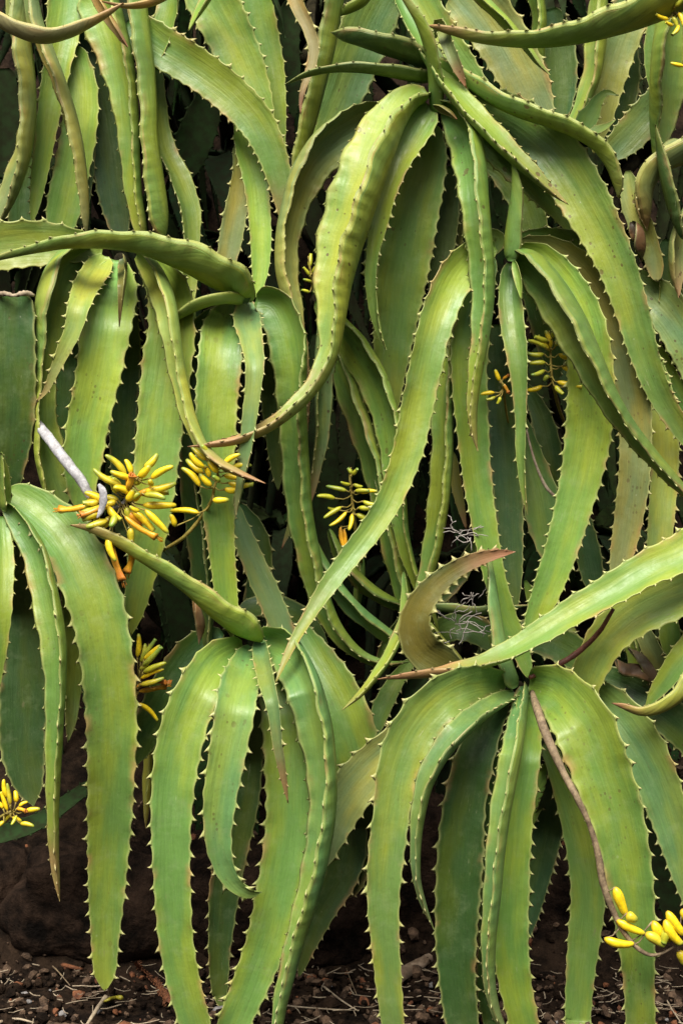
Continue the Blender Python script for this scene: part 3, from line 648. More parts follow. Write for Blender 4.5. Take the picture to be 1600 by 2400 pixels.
# right middle plant
G = plant(1196, 604, .14, "aloe right of centre with one green leaf standing straight up from its heart", sx=-.16)
leaf(G, .14, 'g', [(1198, 612, 36), (1201, 560, 40), (1207, 500, 36), (1210, 450, 28), (1206, 400, 16), (1197, 356, 2)], d=(.06, .04), roll=(120, 120), fold=.5, red=.1, space=70, tooth=4)
leaf(G, .14, 'l', [(1203, 610, 14), (1210, 645, 20), (1217, 675, 14), (1221, 702, 2)], d=(.05, .03), roll=40, fold=.6, red=.1, tooth=3, name="young_leaf")
leaf(G, .14, 'l', [(1160, 578, 40), (1110, 602, 76), (1068, 650, 88), (1036, 715, 84), (1013, 790, 80), (995, 870, 78), (978, 950, 77), (962, 1030, 74), (940, 1105, 68), (908, 1180, 60), (866, 1245, 56), (815, 1310, 50), (765, 1378, 42), (722, 1445, 30), (680, 1520, 20), (645, 1602, 3)], d=(.10, .01, .0, -.02, -.06, -.11), roll=(-15, -12, 0, 30), fold=.42, space=46, tooth=8, red=.5)
leaf(G, .14, 'g', [(1196, 618, 36), (1194, 690, 54), (1200, 760, 58), (1210, 830, 50), (1216, 900, 38), (1219, 980, 28), (1219, 1060, 23), (1224, 1130, 17), (1235, 1207, 2)], d=(.10, .03, .03, .03), roll=(0, 20, 45), fold=.5, space=46, tooth=9, red=.2)
leaf(G, .14, 'g', [(1150, 600, 36), (1122, 680, 72), (1104, 780, 88), (1099, 870, 86), (1104, 960, 80), (1112, 1060, 72), (1122, 1150, 66), (1138, 1250, 58), (1158, 1350, 52), (1185, 1440, 48), (1218, 1520, 42), (1240, 1590, 26)], d=(.13, .08, .08, .08, .10), roll=(-10, -20, -15), fold=.36, space=42, tooth=8, red=.1)
leaf(G, .14, 't', [(1165, 760, 44), (1168, 860, 70), (1174, 960, 76), (1182, 1060, 78), (1190, 1160, 70), (1194, 1260, 62), (1200, 1350, 46), (1206, 1440, 12)], d=(.16, .15, .15), roll=8, fold=.3, space=50, tooth=7, red=.1)
leaf(G, .14, 'g', [(1208, 596, 40), (1242, 628, 78), (1288, 690, 90), (1334, 765, 88), (1376, 845, 74), (1420, 930, 58), (1470, 1005, 46), (1530, 1076, 38), (1590, 1140, 28), (1650, 1200, 10)], d=(.08, .0, -.02, .0, .02), roll=(48, 52, 60), fold=0.75, space=46, tooth=8, red=.2)
leaf(G, .14, 'l', [(1215, 585, 34), (1270, 605, 64), (1325, 665, 82), (1362, 740, 96), (1380, 830, 106), (1384, 920, 112), (1378, 1010, 110), (1364, 1100, 100), (1342, 1190, 88), (1314, 1290, 78), (1282, 1380, 68), (1255, 1450, 52), (1232, 1510, 16)], d=(.12, .06, .08, .08, .10), roll=(15, 5, -5), fold=.32, space=42, tooth=9, red=.1)
leaf(G, .14, 'p', [(1216, 570, 34), (1290, 582, 56), (1360, 630, 78), (1412, 710, 92), (1446, 800, 94), (1470, 890, 88), (1486, 980, 80), (1488, 1070, 76), (1480, 1160, 72), (1466, 1250, 64), (1450, 1330, 46), (1440, 1390, 10)], d=(.14, .12, .12, .12), roll=(15, 5), fold=.3, space=44, tooth=9, red=.2)
leaf(G, .14, 'g', [(1210, 560, 30), (1280, 556, 46), (1350, 580, 66), (1400, 640, 66), (1425, 720, 60), (1440, 800, 20)], d=(.18, .17, .18), roll=10, space=36, tooth=7, red=.1)
leaf(G, .14, 'g', [(1150, 596, 30), (1165, 560, 40), (1130, 560, 40), (1100, 600, 26), (1080, 660, 8)], d=(.16, .15), roll=-10, red=.1)
leaf(G, .14, 'd', [(1225, 640, 34), (1262, 720, 62), (1290, 800, 74), (1300, 860, 40), (1305, 900, 8)], d=(.16, .17, .18), roll=0, fold=.3, space=34, tooth=8, red=.1)
leaf(G, .14, 'b', [(1215, 960, 20), (1240, 1060, 56), (1262, 1150, 84), (1278, 1230, 84), (1290, 1300, 50), (1295, 1350, 10)], d=(.22, .2, .2), roll=5, space=60, tooth=5, red=.2)
leaf(G, .14, 'y', [(1520, 820, 40), (1545, 910, 58), (1556, 1000, 66), (1556, 1100, 66), (1550, 1200, 62), (1542, 1290, 54), (1530, 1380, 14)], d=(.17, .16, .16), roll=0, space=46, tooth=10, red=.3)
leaf(G, .14, 't', [(1345, 1150, 20), (1362, 1230, 52), (1378, 1300, 60), (1388, 1360, 46), (1392, 1410, 8)], d=(.24, .24, .24), roll=-5, space=40, tooth=8, red=.1)
# stalk-like leaves between the big plants
M = plant(745, 690, .26, "half hidden aloe behind the centre with round stalk like leaves hanging in the gap")
leaf(M, .26, 'l', [(745, 700, 40), (785, 765, 64), (835, 830, 76), (880, 910, 72), (908, 1000, 62), (920, 1090, 54), (930, 1180, 46), (942, 1260, 36), (962, 1330, 28), (985, 1390, 20), (1000, 1430, 6)], d=(.22, .13, .13), roll=(38, 50), fold=.45, space=38, tooth=6, red=.3)
leaf(M, .26, 'g', [(775, 800, 30), (808, 900, 54), (840, 990, 58), (870, 1080, 56), (892, 1170, 50), (912, 1270, 46), (935, 1360, 42), (960, 1440, 34), (980, 1500, 10)], d=(.24, .18, .18), roll=(50, 60), fold=.45, space=40, tooth=6, red=.1)
leaf(M, .26, 'l', [(1030, 700, 20), (1042, 780, 42), (1040, 870, 52), (1036, 960, 52), (1036, 1050, 52), (1030, 1140, 52), (1020, 1230, 48), (1006, 1310, 42), (988, 1380, 32), (972, 1440, 10)], d=(.14, .09, .09), roll=(50, 54), fold=.5, space=36, tooth=7, red=.2)
leaf(M, .26, 'p', [(1058, 1060, 20), (1068, 1130, 26), (1080, 1190, 18), (1092, 1240, 3)], d=(.2, .18), roll=10, red=.9, tooth=3)
leaf(M, .26, 'b', [(700, 1190, 24), (735, 1290, 36), (780, 1370, 40), (830, 1430, 40), (890, 1478, 36), (940, 1508, 26), (975, 1522, 6)], d=(.15, .12, .13), roll=60, fold=.5, space=40, tooth=4, red=.1)
leaf(M, .26, 'p', [(690, 1180, 8), (684, 1220, 16), (672, 1255, 10), (660, 1286, 2)], d=(.18, .18), roll=30, red=1., tooth=2)
leaf(M, .26, 'g', [(872, 1120, 20), (890, 1210, 36), (920, 1290, 38), (962, 1360, 32), (1005, 1430, 24), (1030, 1500, 6)], d=(.2, .19, .19), roll=50, fold=.6, space=38, tooth=6, red=.1)
leaf(M, .26, 'd', [(1110, 1270, 20), (1080, 1340, 44), (1020, 1400, 50), (960, 1450, 44), (905, 1510, 26), (880, 1560, 4)], d=(.2, .19, .2), roll=-30, fold=.4, space=38, tooth=6, red=.1)
leaf(M, .26, 'g', [(770, 1240, 16), (800, 1310, 30), (850, 1370, 34), (910, 1410, 30), (960, 1420, 20), (1000, 1400, 4)], d=(.22, .2, .22), roll=55, fold=.5, space=38, tooth=5, red=.1)
leaf(M, .26, 'd', [(560, 1180, 20), (600, 1250, 50), (610, 1330, 56), (590, 1410, 40), (570, 1460, 8)], d=(.3, .28, .28), roll=0, fold=.3, red=.1)
leaf(M, .26, 'd', [(1230, 900, 20), (1268, 980, 50), (1290, 1070, 56), (1300, 1160, 40), (1298, 1240, 8)], d=(.34, .32, .32), roll=5, fold=.3, red=.1)
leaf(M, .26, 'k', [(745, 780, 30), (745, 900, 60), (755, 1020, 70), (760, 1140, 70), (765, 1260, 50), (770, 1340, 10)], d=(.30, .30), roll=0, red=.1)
leaf(M, .26, 'l', [(945, 1340, 10), (948, 1400, 20), (945, 1450, 26), (925, 1505, 28), (890, 1568, 24), (845, 1625, 16), (802, 1664, 2)], d=(.14, .04, -.01), roll=50, fold=.5, space=44, tooth=6, red=.5)
leaf(M, .26, 'g', [(840, 1270, 20), (842, 1340, 26), (838, 1400, 20), (832, 1450, 6)], d=(.24, .24), roll=60, red=.1, tooth=4)
# broad leaves low in the middle
Nn = plant(690, 1465, .17, "low aloe behind the centre left plant showing broad speckled green leaves")
leaf(Nn, .17, 'g', [(690, 1470, 50), (735, 1545, 96), (780, 1620, 118), (815, 1700, 124), (835, 1780, 110), (842, 1850, 80), (845, 1920, 20)], d=(.16, .10, .09, .11), roll=(5, -5), fold=.3, space=48, tooth=6, red=.1)
leaf(Nn, .17, 'd', [(520, 1480, 40), (460, 1520, 76), (415, 1580, 88), (375, 1655, 86), (338, 1730, 70), (310, 1800, 20)], d=(.15, .13, .14), roll=-10, fold=.3, space=40, tooth=6, red=.1)
leaf(Nn, .17, 'd', [(560, 1430, 34), (620, 1420, 60), (690, 1440, 64), (740, 1480, 40), (770, 1520, 8)], d=(.22, .2, .2), roll=-40, fold=.3, space=40, tooth=4, red=.1)
leaf(Nn, .17, 'k', [(380, 1330, 30), (415, 1420, 60), (430, 1500, 60), (420, 1590, 20)], d=(.24, .24), roll=0, red=.1)
leaf(Nn, .17, 'y', [(352, 1660, 14), (348, 1760, 22), (344, 1860, 20), (342, 1940, 6)], d=(.2, .2), roll=60, red=.6, tooth=3)
leaf(Nn, .17, 'g', [(970, 1540, 20), (925, 1600, 40), (890, 1670, 44), (872, 1740, 20)], d=(.2, .18), roll=10, red=.2)
o = leaf(Nn, .17, 'o', [(452, 1395, 6), (462, 1430, 20), (470, 1470, 22), (466, 1510, 5)], d=(.04, .03), roll=(40, 120), fold=.9, red=1, space=30, tooth=3, name="withered_scrap"); o.color = (.22, .13, .08, 0)
leaf(Nn, .17, 'k', [(1000, 1580, 40), (940, 1630, 56), (890, 1690, 50), (860, 1750, 16)], d=(.22, .2), roll=10, red=.1)
# bronze leaf plant
J = plant(1040, 1585, .10, "aloe mostly hidden at the middle right with one upright bronze red sickle leaf", stem_w=24)
leaf(J, .10, 'r', [(1075, 1580, 40), (1040, 1556, 76), (995, 1528, 88), (972, 1480, 80), (978, 1430, 68), (1008, 1385, 60), (1052, 1345, 48), (1105, 1316, 38), (1155, 1300, 26), (1207, 1293, 8)], d=(.06, .03, .02, .0), roll=(-20, -5, 15), fold=.22, space=40, tooth=13, red=1.0)
leaf(J, .10, 'h', [(1000, 1420, 16), (1055, 1425, 22), (1110, 1432, 24), (1170, 1426, 16), (1243, 1418, 2)], d=(.13, .13), roll=-100, fold=.5, red=.3, tooth=5)
leaf(J, .10, 'y', [(1000, 1455, 14), (1030, 1500, 22), (1068, 1545, 26), (1100, 1590, 16)], d=(.12, .12), roll=50, fold=.5, red=.3, tooth=6)
leaf(J, .10, 'd', [(1110, 1560, 30), (1180, 1500, 60), (1250, 1490, 80), (1330, 1520, 80), (1390, 1570, 50), (1420, 1620, 10)], d=(.2, .18, .2), roll=-20, fold=.3, red=.2)
leaf(J, .10, 'd', [(1000, 1560, 30), (1040, 1480, 60), (1100, 1470, 70), (1160, 1510, 50), (1190, 1560, 10)], d=(.22, .2, .2), roll=-10, fold=.3, red=.1)
leaf(J, .10, 'g', [(1230, 1360, 10), (1255, 1420, 34), (1300, 1450, 40), (1350, 1480, 14)], d=(.2, .2), roll=-10, red=.3)
# right edge plants
K = plant(1690, 1250, .06, "aloe at the right edge sending one long red tipped leaf left across the scene", stem=True)
leaf(K, .06, 'l', [(1690, 1250, 80), (1640, 1268, 92), (1585, 1300, 92), (1510, 1335, 84), (1430, 1382, 76), (1350, 1428, 68), (1270, 1478, 58), (1190, 1524, 46), (1120, 1553, 36), (1040, 1572, 27), (960, 1583, 17), (883, 1592, 2)], d=(.02, -.02, -.03, -.04, -.05), roll=(20, 25, 40, 96), fold=.42, space=50, tooth=9, red=1.0)
leaf(K, .06, 'y', [(1690, 1340, 90), (1620, 1375, 112), (1550, 1405, 116), (1480, 1442, 108), (1424, 1492, 94), (1390, 1550, 84), (1365, 1610, 74), (1345, 1670, 50), (1330, 1720, 12)], d=(.06, .04, .04, .08), roll=(10, 5), fold=.3, space=50, tooth=9, red=.4)
leaf(K, .06, 'g', [(1690, 1430, 60), (1640, 1490, 70), (1590, 1550, 60), (1545, 1610, 40), (1510, 1660, 10)], d=(.06, .06, .08), roll=20, red=.1)
leaf(K, .06, 'p', [(1490, 1440, 14), (1515, 1500, 44), (1545, 1560, 40), (1565, 1610, 10)], d=(.14, .13), roll=30, fold=.3, red=.2)
leaf(K, .06, 'g', [(1545, 1380, 30), (1562, 1450, 50), (1572, 1520, 44), (1575, 1580, 10)], d=(.12, .12), roll=10, red=.2)
leaf(K, .06, 'g', [(1465, 1460, 20), (1480, 1520, 34), (1490, 1580, 30), (1495, 1640, 8)], d=(.18, .18), roll=40, red=.2)
for dl in ([(1440, 1545, 10), (1462, 1568, 30), (1500, 1575, 34), (1540, 1600, 22), (1560, 1640, 4)], [(1470, 1520, 8), (1505, 1548, 24), (1530, 1600, 28), (1520, 1650, 6)]):
    o = leaf(K, .06, 'o', dl, d=(.13, .10, .13), roll=(30, 120, 200), fold=.9, red=1.0, space=30, tooth=4, name="withered_leaf"); o.color = (.085, .050, .034, 0)
I = plant(1345, 1608, .10, "aloe behind the bottom right plant with a dusty green leaf curving down beyond it")
leaf(I, .10, 'b', [(1350, 1612, 50), (1400, 1640, 96), (1450, 1690, 118), (1500, 1760, 118), (1540, 1840, 104), (1572, 1930, 88), (1600, 2030, 70), (1625, 2130, 40)], d=(.10, .05, .05, .06), roll=(10, 8), fold=.36, space=50, tooth=10, red=.2)
leaf(I, .10, 'd', [(1360, 1590, 40), (1430, 1600, 80), (1510, 1640, 90), (1590, 1700, 90), (1660, 1780, 70)], d=(.16, .13, .14), roll=0, fold=.3, red=.1)
leaf(I, .10, 'k', [(1420, 1700, 40), (1440, 1830, 80), (1510, 1950, 70), (1560, 2080, 60), (1580, 2200, 20)], d=(.2, .2), roll=0, red=.1)
leaf(I, .10, 'y', [(1660, 1520, 44), (1622, 1582, 42), (1585, 1630, 36), (1540, 1660, 28), (1500, 1667, 22), (1460, 1655, 15), (1432, 1648, 5)], d=(.02, -.01, .0), roll=100, fold=.5, space=60, tooth=5, red=1.0)
S = plant(1650, 600, .20, "aloe at the right edge with pale blotched leaves below an upright dark spike leaf", stem_w=30); S["spotty"] = True
leaf(S, .20, 'p', [(1470, 400, 20), (1480, 470, 54), (1505, 540, 56), (1528, 600, 44), (1540, 660, 36)], d=(.15, .14, .14), roll=10, fold=.35, red=.4)
o = leaf(S, .20, 'o', [(1478, 520, 16), (1490, 545, 36), (1500, 580, 26), (1502, 615, 8)], d=(.12, .11, .13), roll=(20, 70, 150), fold=.9, red=1, space=30, tooth=3, name="withered_scrap"); o.color = (.13, .07, .045, 0)
leaf(S, .20, 'g', [(1500, 540, 20), (1522, 600, 34), (1534, 660, 30), (1545, 730, 10)], d=(.17, .17), roll=50, fold=.5, red=.2)
leaf(S, .20, 'h', [(1480, 640, 40), (1530, 690, 86), (1582, 750, 104), (1630, 830, 110), (1670, 930, 90)], d=(.18, .15, .15), roll=10, fold=.3, space=40, tooth=7, red=.3)
leaf(S, .20, 'g', [(1490, 760, 30), (1530, 830, 54), (1568, 900, 60), (1610, 970, 60), (1660, 1050, 40)], d=(.19, .17), roll=20, fold=.4, space=38, tooth=8, red=.2)
leaf(S, .20, 'd', [(1600, 560, 14), (1580, 500, 26), (1566, 440, 32), (1552, 380, 26), (1542, 330, 15), (1535, 292, 2)], d=(.08, .05), roll=70, fold=.5, space=34, tooth=5, red=.2)
leaf(S, .20, 'p', [(1660, 350, 60), (1600, 356, 60), (1545, 382, 54), (1512, 430, 46), (1508, 490, 36), (1515, 540, 10)], d=(.14, .10, .12), roll=(95, 60), fold=.5, space=40, tooth=6, red=.8)
leaf(S, .20, 'p', [(1660, 450, 50), (1620, 510, 60), (1594, 575, 56), (1586, 640, 34), (1590, 698, 3)], d=(.12, .10), roll=-40, fold=.6, red=.9, tooth=4)
leaf(S, .20, 'd', [(1560, 560, 30), (1560, 640, 60), (1580, 740, 60), (1600, 820, 30)], d=(.26, .26), roll=0, red=.1)
# top left plants
P1 = plant(105, -90, .36, "aloe at the top left corner with thick stalk like leaves dropping straight down")
leaf(P1, .36, 'p', [(30, -40, 40), (38, 40, 46), (54, 120, 46), (64, 200, 42), (66, 270, 40), (58, 340, 42), (36, 410, 46), (12, 470, 44), (-20, 540, 24)], d=(.30, .26, .26), roll=(60, 75, 40), fold=.5, space=40, tooth=8, red=.3)
leaf(P1, .36, 'p', [(66, -40, 36), (82, 50, 40), (112, 125, 36), (142, 200, 33), (166, 275, 32), (183, 350, 30), (194, 430, 26), (200, 500, 20), (203, 550, 8)], d=(.28, .22, .22), roll=(60, 78), fold=.5, space=40, tooth=7, red=.4)
leaf(P1, .36, 'l', [(160, -30, 90), (150, 60, 84), (135, 150, 66), (117, 250, 56), (102, 350, 46), (88, 440, 34), (76, 520, 14)], d=(.34, .30, .30), roll=0, fold=.4, space=44, tooth=8, red=.1)
leaf(P1, .36, 'l', [(172, 110, 50), (188, 200, 80), (186, 300, 84), (168, 400, 84), (150, 490, 82), (135, 560, 50)], d=(.34, .32, .32), roll=5, fold=.3, space=44, tooth=8, red=.1)
leaf(P1, .36, 'h', [(205, 220, 14), (212, 300, 24), (210, 380, 26), (200, 460, 26), (185, 530, 22)], d=(.34, .34), roll=-10, red=.1)
leaf(P1, .36, 'k', [(10, 160, 50), (16, 250, 62), (10, 340, 56), (0, 420, 30)], d=(.40, .40), roll=0, red=.1)
leaf(P1, .36, 'd', [(110, 300, 30), (60, 420, 60), (50, 520, 60), (40, 600, 20)], d=(.40, .40), roll=0, red=.1)
leaf(P1, .36, 'o', [(-70, 5, 22), (-20, 36, 30), (40, 66, 38), (98, 83, 40), (155, 75, 34), (205, 55, 26), (250, 32, 17), (290, 8, 4)], d=(.16, .14, .14), roll=(-100, -100), fold=.5, space=60, tooth=2, red=.6)
P2 = plant(300, -80, .36, "aloe at top left with a ridged leaf beside a long hanging green stalk")
leaf(P2, .36, 't', [(170, 60, 50), (206, 150, 78), (234, 240, 84), (250, 330, 82), (262, 420, 80), (274, 490, 68), (284, 570, 30)], d=(.36, .36), roll=0, fold=.3, space=50, tooth=7, red=.1)
leaf(P2, .36, 'l', [(220, -20, 100), (246, 60, 100), (272, 140, 84), (290, 220, 66), (300, 300, 54), (306, 380, 46), (314, 460, 40), (328, 530, 32), (340, 575, 10)], d=(.32, .26, .26), roll=(35, 46, 54), fold=0.75, space=42, tooth=8, red=.3)
leaf(P2, .36, 'g', [(318, -40, 46), (328, 60, 46), (340, 150, 45), (348, 240, 42), (352, 330, 42), (362, 420, 46), (372, 500, 46), (382, 570, 20)], d=(.30, .24, .24), roll=(76, 82), fold=.55, space=38, tooth=8, red=.1)
leaf(P2, .36, 'g', [(398, -30, 52), (388, 40, 50), (374, 100, 40), (360, 150, 20), (352, 190, 3)], d=(.30, .29), roll=30, fold=.5, red=.2)
leaf(P2, .36, 'g', [(370, 160, 26), (374, 250, 36), (388, 340, 44), (420, 410, 50), (444, 480, 50), (450, 540, 42), (448, 610, 40), (440, 690, 38), (432, 740, 14)], d=(.34, .30, .26), roll=(-40, -30), fold=.5, space=38, tooth=8, red=.1)
leaf(P2, .36, 'o', [(205, -40, 20), (232, 10, 24), (262, 55, 22), (284, 88, 14), (300, 110, 2)], d=(.20, .18), roll=50, fold=.5, red=1.0, tooth=3)
leaf(P2, .36, 'k', [(375, 480, 20), (392, 540, 46), (410, 600, 40), (425, 660, 10)], d=(.40, .38), roll=0, red=.1)
leaf(P2, .36, 'o', [(420, -30, 22), (360, 4, 20), (300, 14, 14), (240, 4, 3)], d=(.18, .17), roll=100, fold=.5, red=.9, tooth=2)
P3 = plant(500, -90, .38, "aloe at the upper left of centre with a broad toothed leaf slanting across the others")
leaf(P3, .38, 'g', [(300, 50, 50), (335, 76, 84), (372, 105, 98), (430, 140, 96), (490, 180, 94), (548, 228, 92), (600, 285, 86), (634, 350, 72), (655, 420, 58), (666, 490, 36), (672, 550, 6)], d=(.30, .27, .27), roll=(0, -5), fold=.3, space=38, tooth=9, red=.6)
leaf(P3, .38, 'l', [(470, -40, 110), (512, 30, 118), (552, 110, 108), (588, 190, 86), (618, 260, 50), (640, 330, 10)], d=(.34, .33), roll=0, fold=.3, space=40, tooth=9, red=.1)
leaf(P3, .38, 'g', [(592, -40, 84), (612, 60, 76), (634, 160, 66), (648, 250, 46), (654, 330, 30), (656, 380, 6)], d=(.38, .37), roll=0, fold=.3, space=40, tooth=7, red=.1)
leaf(P3, .38, 'l', [(558, 280, 20), (574, 340, 48), (596, 410, 58), (606, 480, 54), (611, 560, 50), (610, 630, 40), (602, 700, 16)], d=(.32, .30, .28), roll=0, fold=.4, space=38, tooth=9, red=.1)
leaf(P3, .38, 'p', [(552, 340, 14), (560, 400, 30), (558, 460, 48), (546, 530, 56), (534, 600, 48), (524, 670, 20)], d=(.32, .32), roll=0, fold=.4, space=44, tooth=9, red=.5)
leaf(P3, .38, 'k', [(500, 200, 50), (470, 290, 84), (440, 370, 80), (430, 440, 20)], d=(.44, .44), roll=0, red=.1)
leaf(P3, .38, 'l', [(500, -30, 24), (475, 10, 24), (455, 45, 14), (442, 72, 2)], d=(.28, .27), roll=50, fold=.5, red=.3, tooth=3)
P4 = plant(760, -90, .36, "aloe at the top middle with an orange wavy leaf beside a straight green stalk")
leaf(P4, .36, 'o', [(680, -30, 34), (700, 20, 34), (722, 64, 30), (734, 108, 26), (730, 150, 24), (716, 190, 17), (706, 230, 11), (704, 268, 2)], d=(.20, .18), roll=(10, 30), fold=.5, space=44, tooth=10, red=.9)
leaf(P4, .36, 'g', [(790, -40, 44), (776, 40, 44), (764, 110, 44), (748, 180, 42), (730, 250, 42), (712, 320, 38), (698, 380, 30), (688, 430, 8)], d=(.28, .25), roll=(74, 80), fold=.5, space=36, tooth=8, red=.3)
leaf(P4, .36, 'b', [(900, -20, 110), (862, 60, 124), (825, 150, 120), (790, 240, 104), (755, 320, 70), (730, 380, 14)], d=(.40, .38), roll=0, fold=.25, space=44, tooth=8, red=.1)
leaf(P4, .36, 'g', [(880, -40, 20), (850, 0, 28), (815, 20, 26), (785, 40, 8)], d=(.30, .28), roll=100, fold=.5, red=.1)
leaf(P4, .36, 'k', [(690, 0, 50), (672, 90, 60), (680, 200, 50), (690, 280, 10)], d=(.44, .44), roll=0, red=.1)
leaf(P4, .36, 'k', [(630, -30, 14), (655, 30, 14), (668, 90, 4)], d=(.34, .34), roll=60, red=.1, tooth=3)
# top right plants
Q1 = plant(1130, -90, .34, "aloe at the top right of centre with broad spotted leaves behind the tall curled one")
leaf(Q1, .34, 'l', [(960, -30, 80), (1005, 50, 96), (1055, 130, 92), (1105, 200, 76), (1160, 260, 40), (1210, 300, 8)], d=(.32, .28, .26), roll=0, fold=.3, space=40, tooth=9, red=.2)
leaf(Q1, .34, 'p', [(1080, -30, 130), (1130, 30, 130), (1175, 90, 126), (1210, 150, 120), (1240, 210, 104), (1264, 270, 70), (1280, 320, 14)], d=(.36, .34), roll=0, fold=.28, space=44, tooth=9, red=.2)
leaf(Q1, .34, 'l', [(1100, -30, 30), (1150, 20, 28), (1192, 62, 26), (1232, 110, 20), (1262, 148, 13), (1288, 176, 2)], d=(.28, .26), roll=60, fold=.5, space=60, tooth=3, red=.5)
leaf(Q1, .34, 't', [(1290, 20, 50), (1308, 100, 74), (1314, 180, 76), (1312, 250, 56), (1308, 320, 10)], d=(.40, .40), roll=0, red=.1)
leaf(Q1, .34, 'g', [(1250, -30, 40), (1262, 40, 36), (1262, 110, 30), (1268, 170, 10)], d=(.38, .38), roll=60, red=.1)
leaf(Q1, .34, 'l', [(1660, -60, 90), (1580, -12, 88), (1500, 24, 82), (1430, 50, 72), (1360, 72, 60), (1280, 88, 48), (1200, 92, 38), (1120, 86, 30), (1060, 72, 22), (1002, 60, 12)], d=(.12, .08, .08, .10), roll=(94, 100, 104), fold=.45, space=46, tooth=8, red=.8)
leaf(Q1, .34, 'd', [(1120, 360, 30), (1180, 400, 70), (1230, 470, 80), (1260, 560, 50), (1270, 620, 10)], d=(.36, .34), roll=10, red=.2)
leaf(Q1, .34, 'k', [(1130, 420, 30), (1130, 500, 60), (1160, 580, 50), (1180, 640, 10)], d=(.36, .36), roll=10, red=.1)
Q2 = plant(1480, -90, .34, "aloe at the top right with a stalk like leaf beside broad dim leaves")
leaf(Q2, .34, 'l', [(1402, -20, 40), (1398, 50, 50), (1393, 120, 50), (1384, 180, 44), (1366, 235, 38), (1345, 290, 30), (1330, 340, 8)], d=(.30, .28), roll=(60, 50), fold=.5, space=50, tooth=7, red=.1)
leaf(Q2, .34, 'p', [(1500, -30, 84), (1468, 50, 92), (1440, 130, 88), (1418, 210, 78), (1400, 290, 60), (1390, 360, 14)], d=(.36, .36), roll=0, fold=.3, space=44, tooth=8, red=.1)
leaf(Q2, .34, 'd', [(1470, 80, 40), (1462, 180, 74), (1440, 280, 74), (1425, 360, 30)], d=(.42, .42), roll=0, red=.1)
leaf(Q2, .34, 'b', [(1590, 180, 40), (1540, 240, 74), (1490, 300, 84), (1448, 345, 66), (1415, 385, 12)], d=(.30, .28), roll=0, fold=.28, space=34, tooth=7, red=.1)
leaf(Q2, .34, 'l', [(1600, -20, 80), (1584, 60, 96), (1572, 140, 96), (1562, 220, 84), (1550, 290, 60), (1540, 360, 26), (1536, 400, 4)], d=(.28, .26), roll=(-40, -52), fold=0.8, space=40, tooth=7, red=.1)
leaf(Q2, .34, 'g', [(1530, 40, 20), (1528, 110, 40), (1532, 180, 36), (1540, 240, 8)], d=(.34, .34), roll=10, red=.1)
Yg = plant(1362, 312, .20, "small young aloe with a hooked pale leaf tip at the upper right", stem_w=14)
leaf(Yg, .20, 'b', [(1356, 318, 30), (1372, 285, 52), (1388, 258, 40), (1402, 232, 26), (1422, 217, 15), (1448, 224, 2)], d=(.16, .14), roll=0, fold=.35, space=36, tooth=8, red=.1)
leaf(Yg, .20, 'b', [(1372, 318, 16), (1394, 306, 22), (1418, 296, 16), (1441, 281, 2)], d=(.15, .13), roll=-30, fold=.5, space=50, tooth=4, red=.1)
# the cut leaf at the left edge
X = plant(30, 1190, .06, "old aloe at the left edge with one very thick dark leaf cut off square", stem=False)
lf = leaf(X, .06, 'd', [(33, 688, 92), (33, 760, 98), (34, 850, 100), (36, 940, 96), (34, 1020, 84), (28, 1090, 66), (20, 1150, 46), (14, 1195, 28)], d=(.0, .0, .02, .06), roll=(8, 0), fold=.05, th=.95, space=60, tooth=6, red=0, name="cut_leaf")
lf['label'] = "thick dark leaf with its top sliced off"
P, Q = px_path([(-14, 694, 8, .0), (8, 688, 12, -.012), (34, 692, 9, -.022), (60, 687, 12, -.012), (80, 692, 7, .0)], 6)
v, f, t = tube_data(P, Q, 8, .4, 5); link_mesh("dried_rim", v, f, MSTRAW, X, X.location)

# ------------------------------------------------------------------ thicket filler plants behind, shade painted into their colour
def free_rosette(name, seed, nl, label, code):
    rnd = random.Random(seed)
    root = empty("aloe_plant", (0, 0, 0)); tag(root, label, "aloe", "shaded aloe plants deep in the thicket")
    PAL_SHADE = {'d': (.020, .038, .012), 'k': (.014, .026, .009)}  # near-black greens with the thicket's shade painted in
    for k in range(nl):
        az = k * 2.399 + rnd.uniform(-.3, .3); L = rnd.uniform(.38, .62); wd = rnd.uniform(.045, .075)
        el = rnd.uniform(.2, 1.0); p = Vector((0, 0, 0)); P = [p.copy()]; h = Vector((math.cos(az), math.sin(az), 0))
        m = 30; ang = el; W = []
        for i in range(m):
            t = i / m; ang -= (1.9 + el) / m * (1.8 if t < .5 else .5); ang = max(ang, -1.5)
            p = p + (h * math.cos(ang) + Vector((0, 0, 1)) * math.sin(ang)) * (L / m); P.append(p.copy())
        W = [wd * (.55 + .45 * sstep(i / m * 4)) * max(.04, (1 - (i / m) ** 2.2)) for i in range(m + 1)]
        vd = (h + Vector((0, 0, .8))).normalized()
        build_leaf(root, P, W, [R(rnd.uniform(-15, 15))] * (m + 1), .35, .3, .024, .006, tuple(x * rnd.uniform(.8, 1.2) for x in PAL_SHADE[code]), .2, view=lambda q, vd=vd: vd, seed=seed * 31 + k)
    P = [Vector((0, .004 * i, -.03 * i)) for i in range(9)]
    v, f, t = tube_data([Vector((.01 * math.sin(i), q.y + i * .012, q.z)) for i, q in enumerate(P)], [.014 + .0006 * i for i in range(9)], 9, .08, seed)
    link_mesh("stem", v, f, MSTEM, root)
    return root
def copy_tree(o):
    c = o.copy(); col.objects.link(c)
    for ch in o.children:
        k = ch.copy(); col.objects.link(k); k.parent = c; k.color = ch.color
    return c
lab = "shade coloured aloe plant deep in the thicket behind the bright drooping leaves"
protos = [free_rosette("a", 3, 9, lab, 'd'), free_rosette("b", 8, 10, lab, 'd'), free_rosette("c", 12, 8, lab, 'k')]
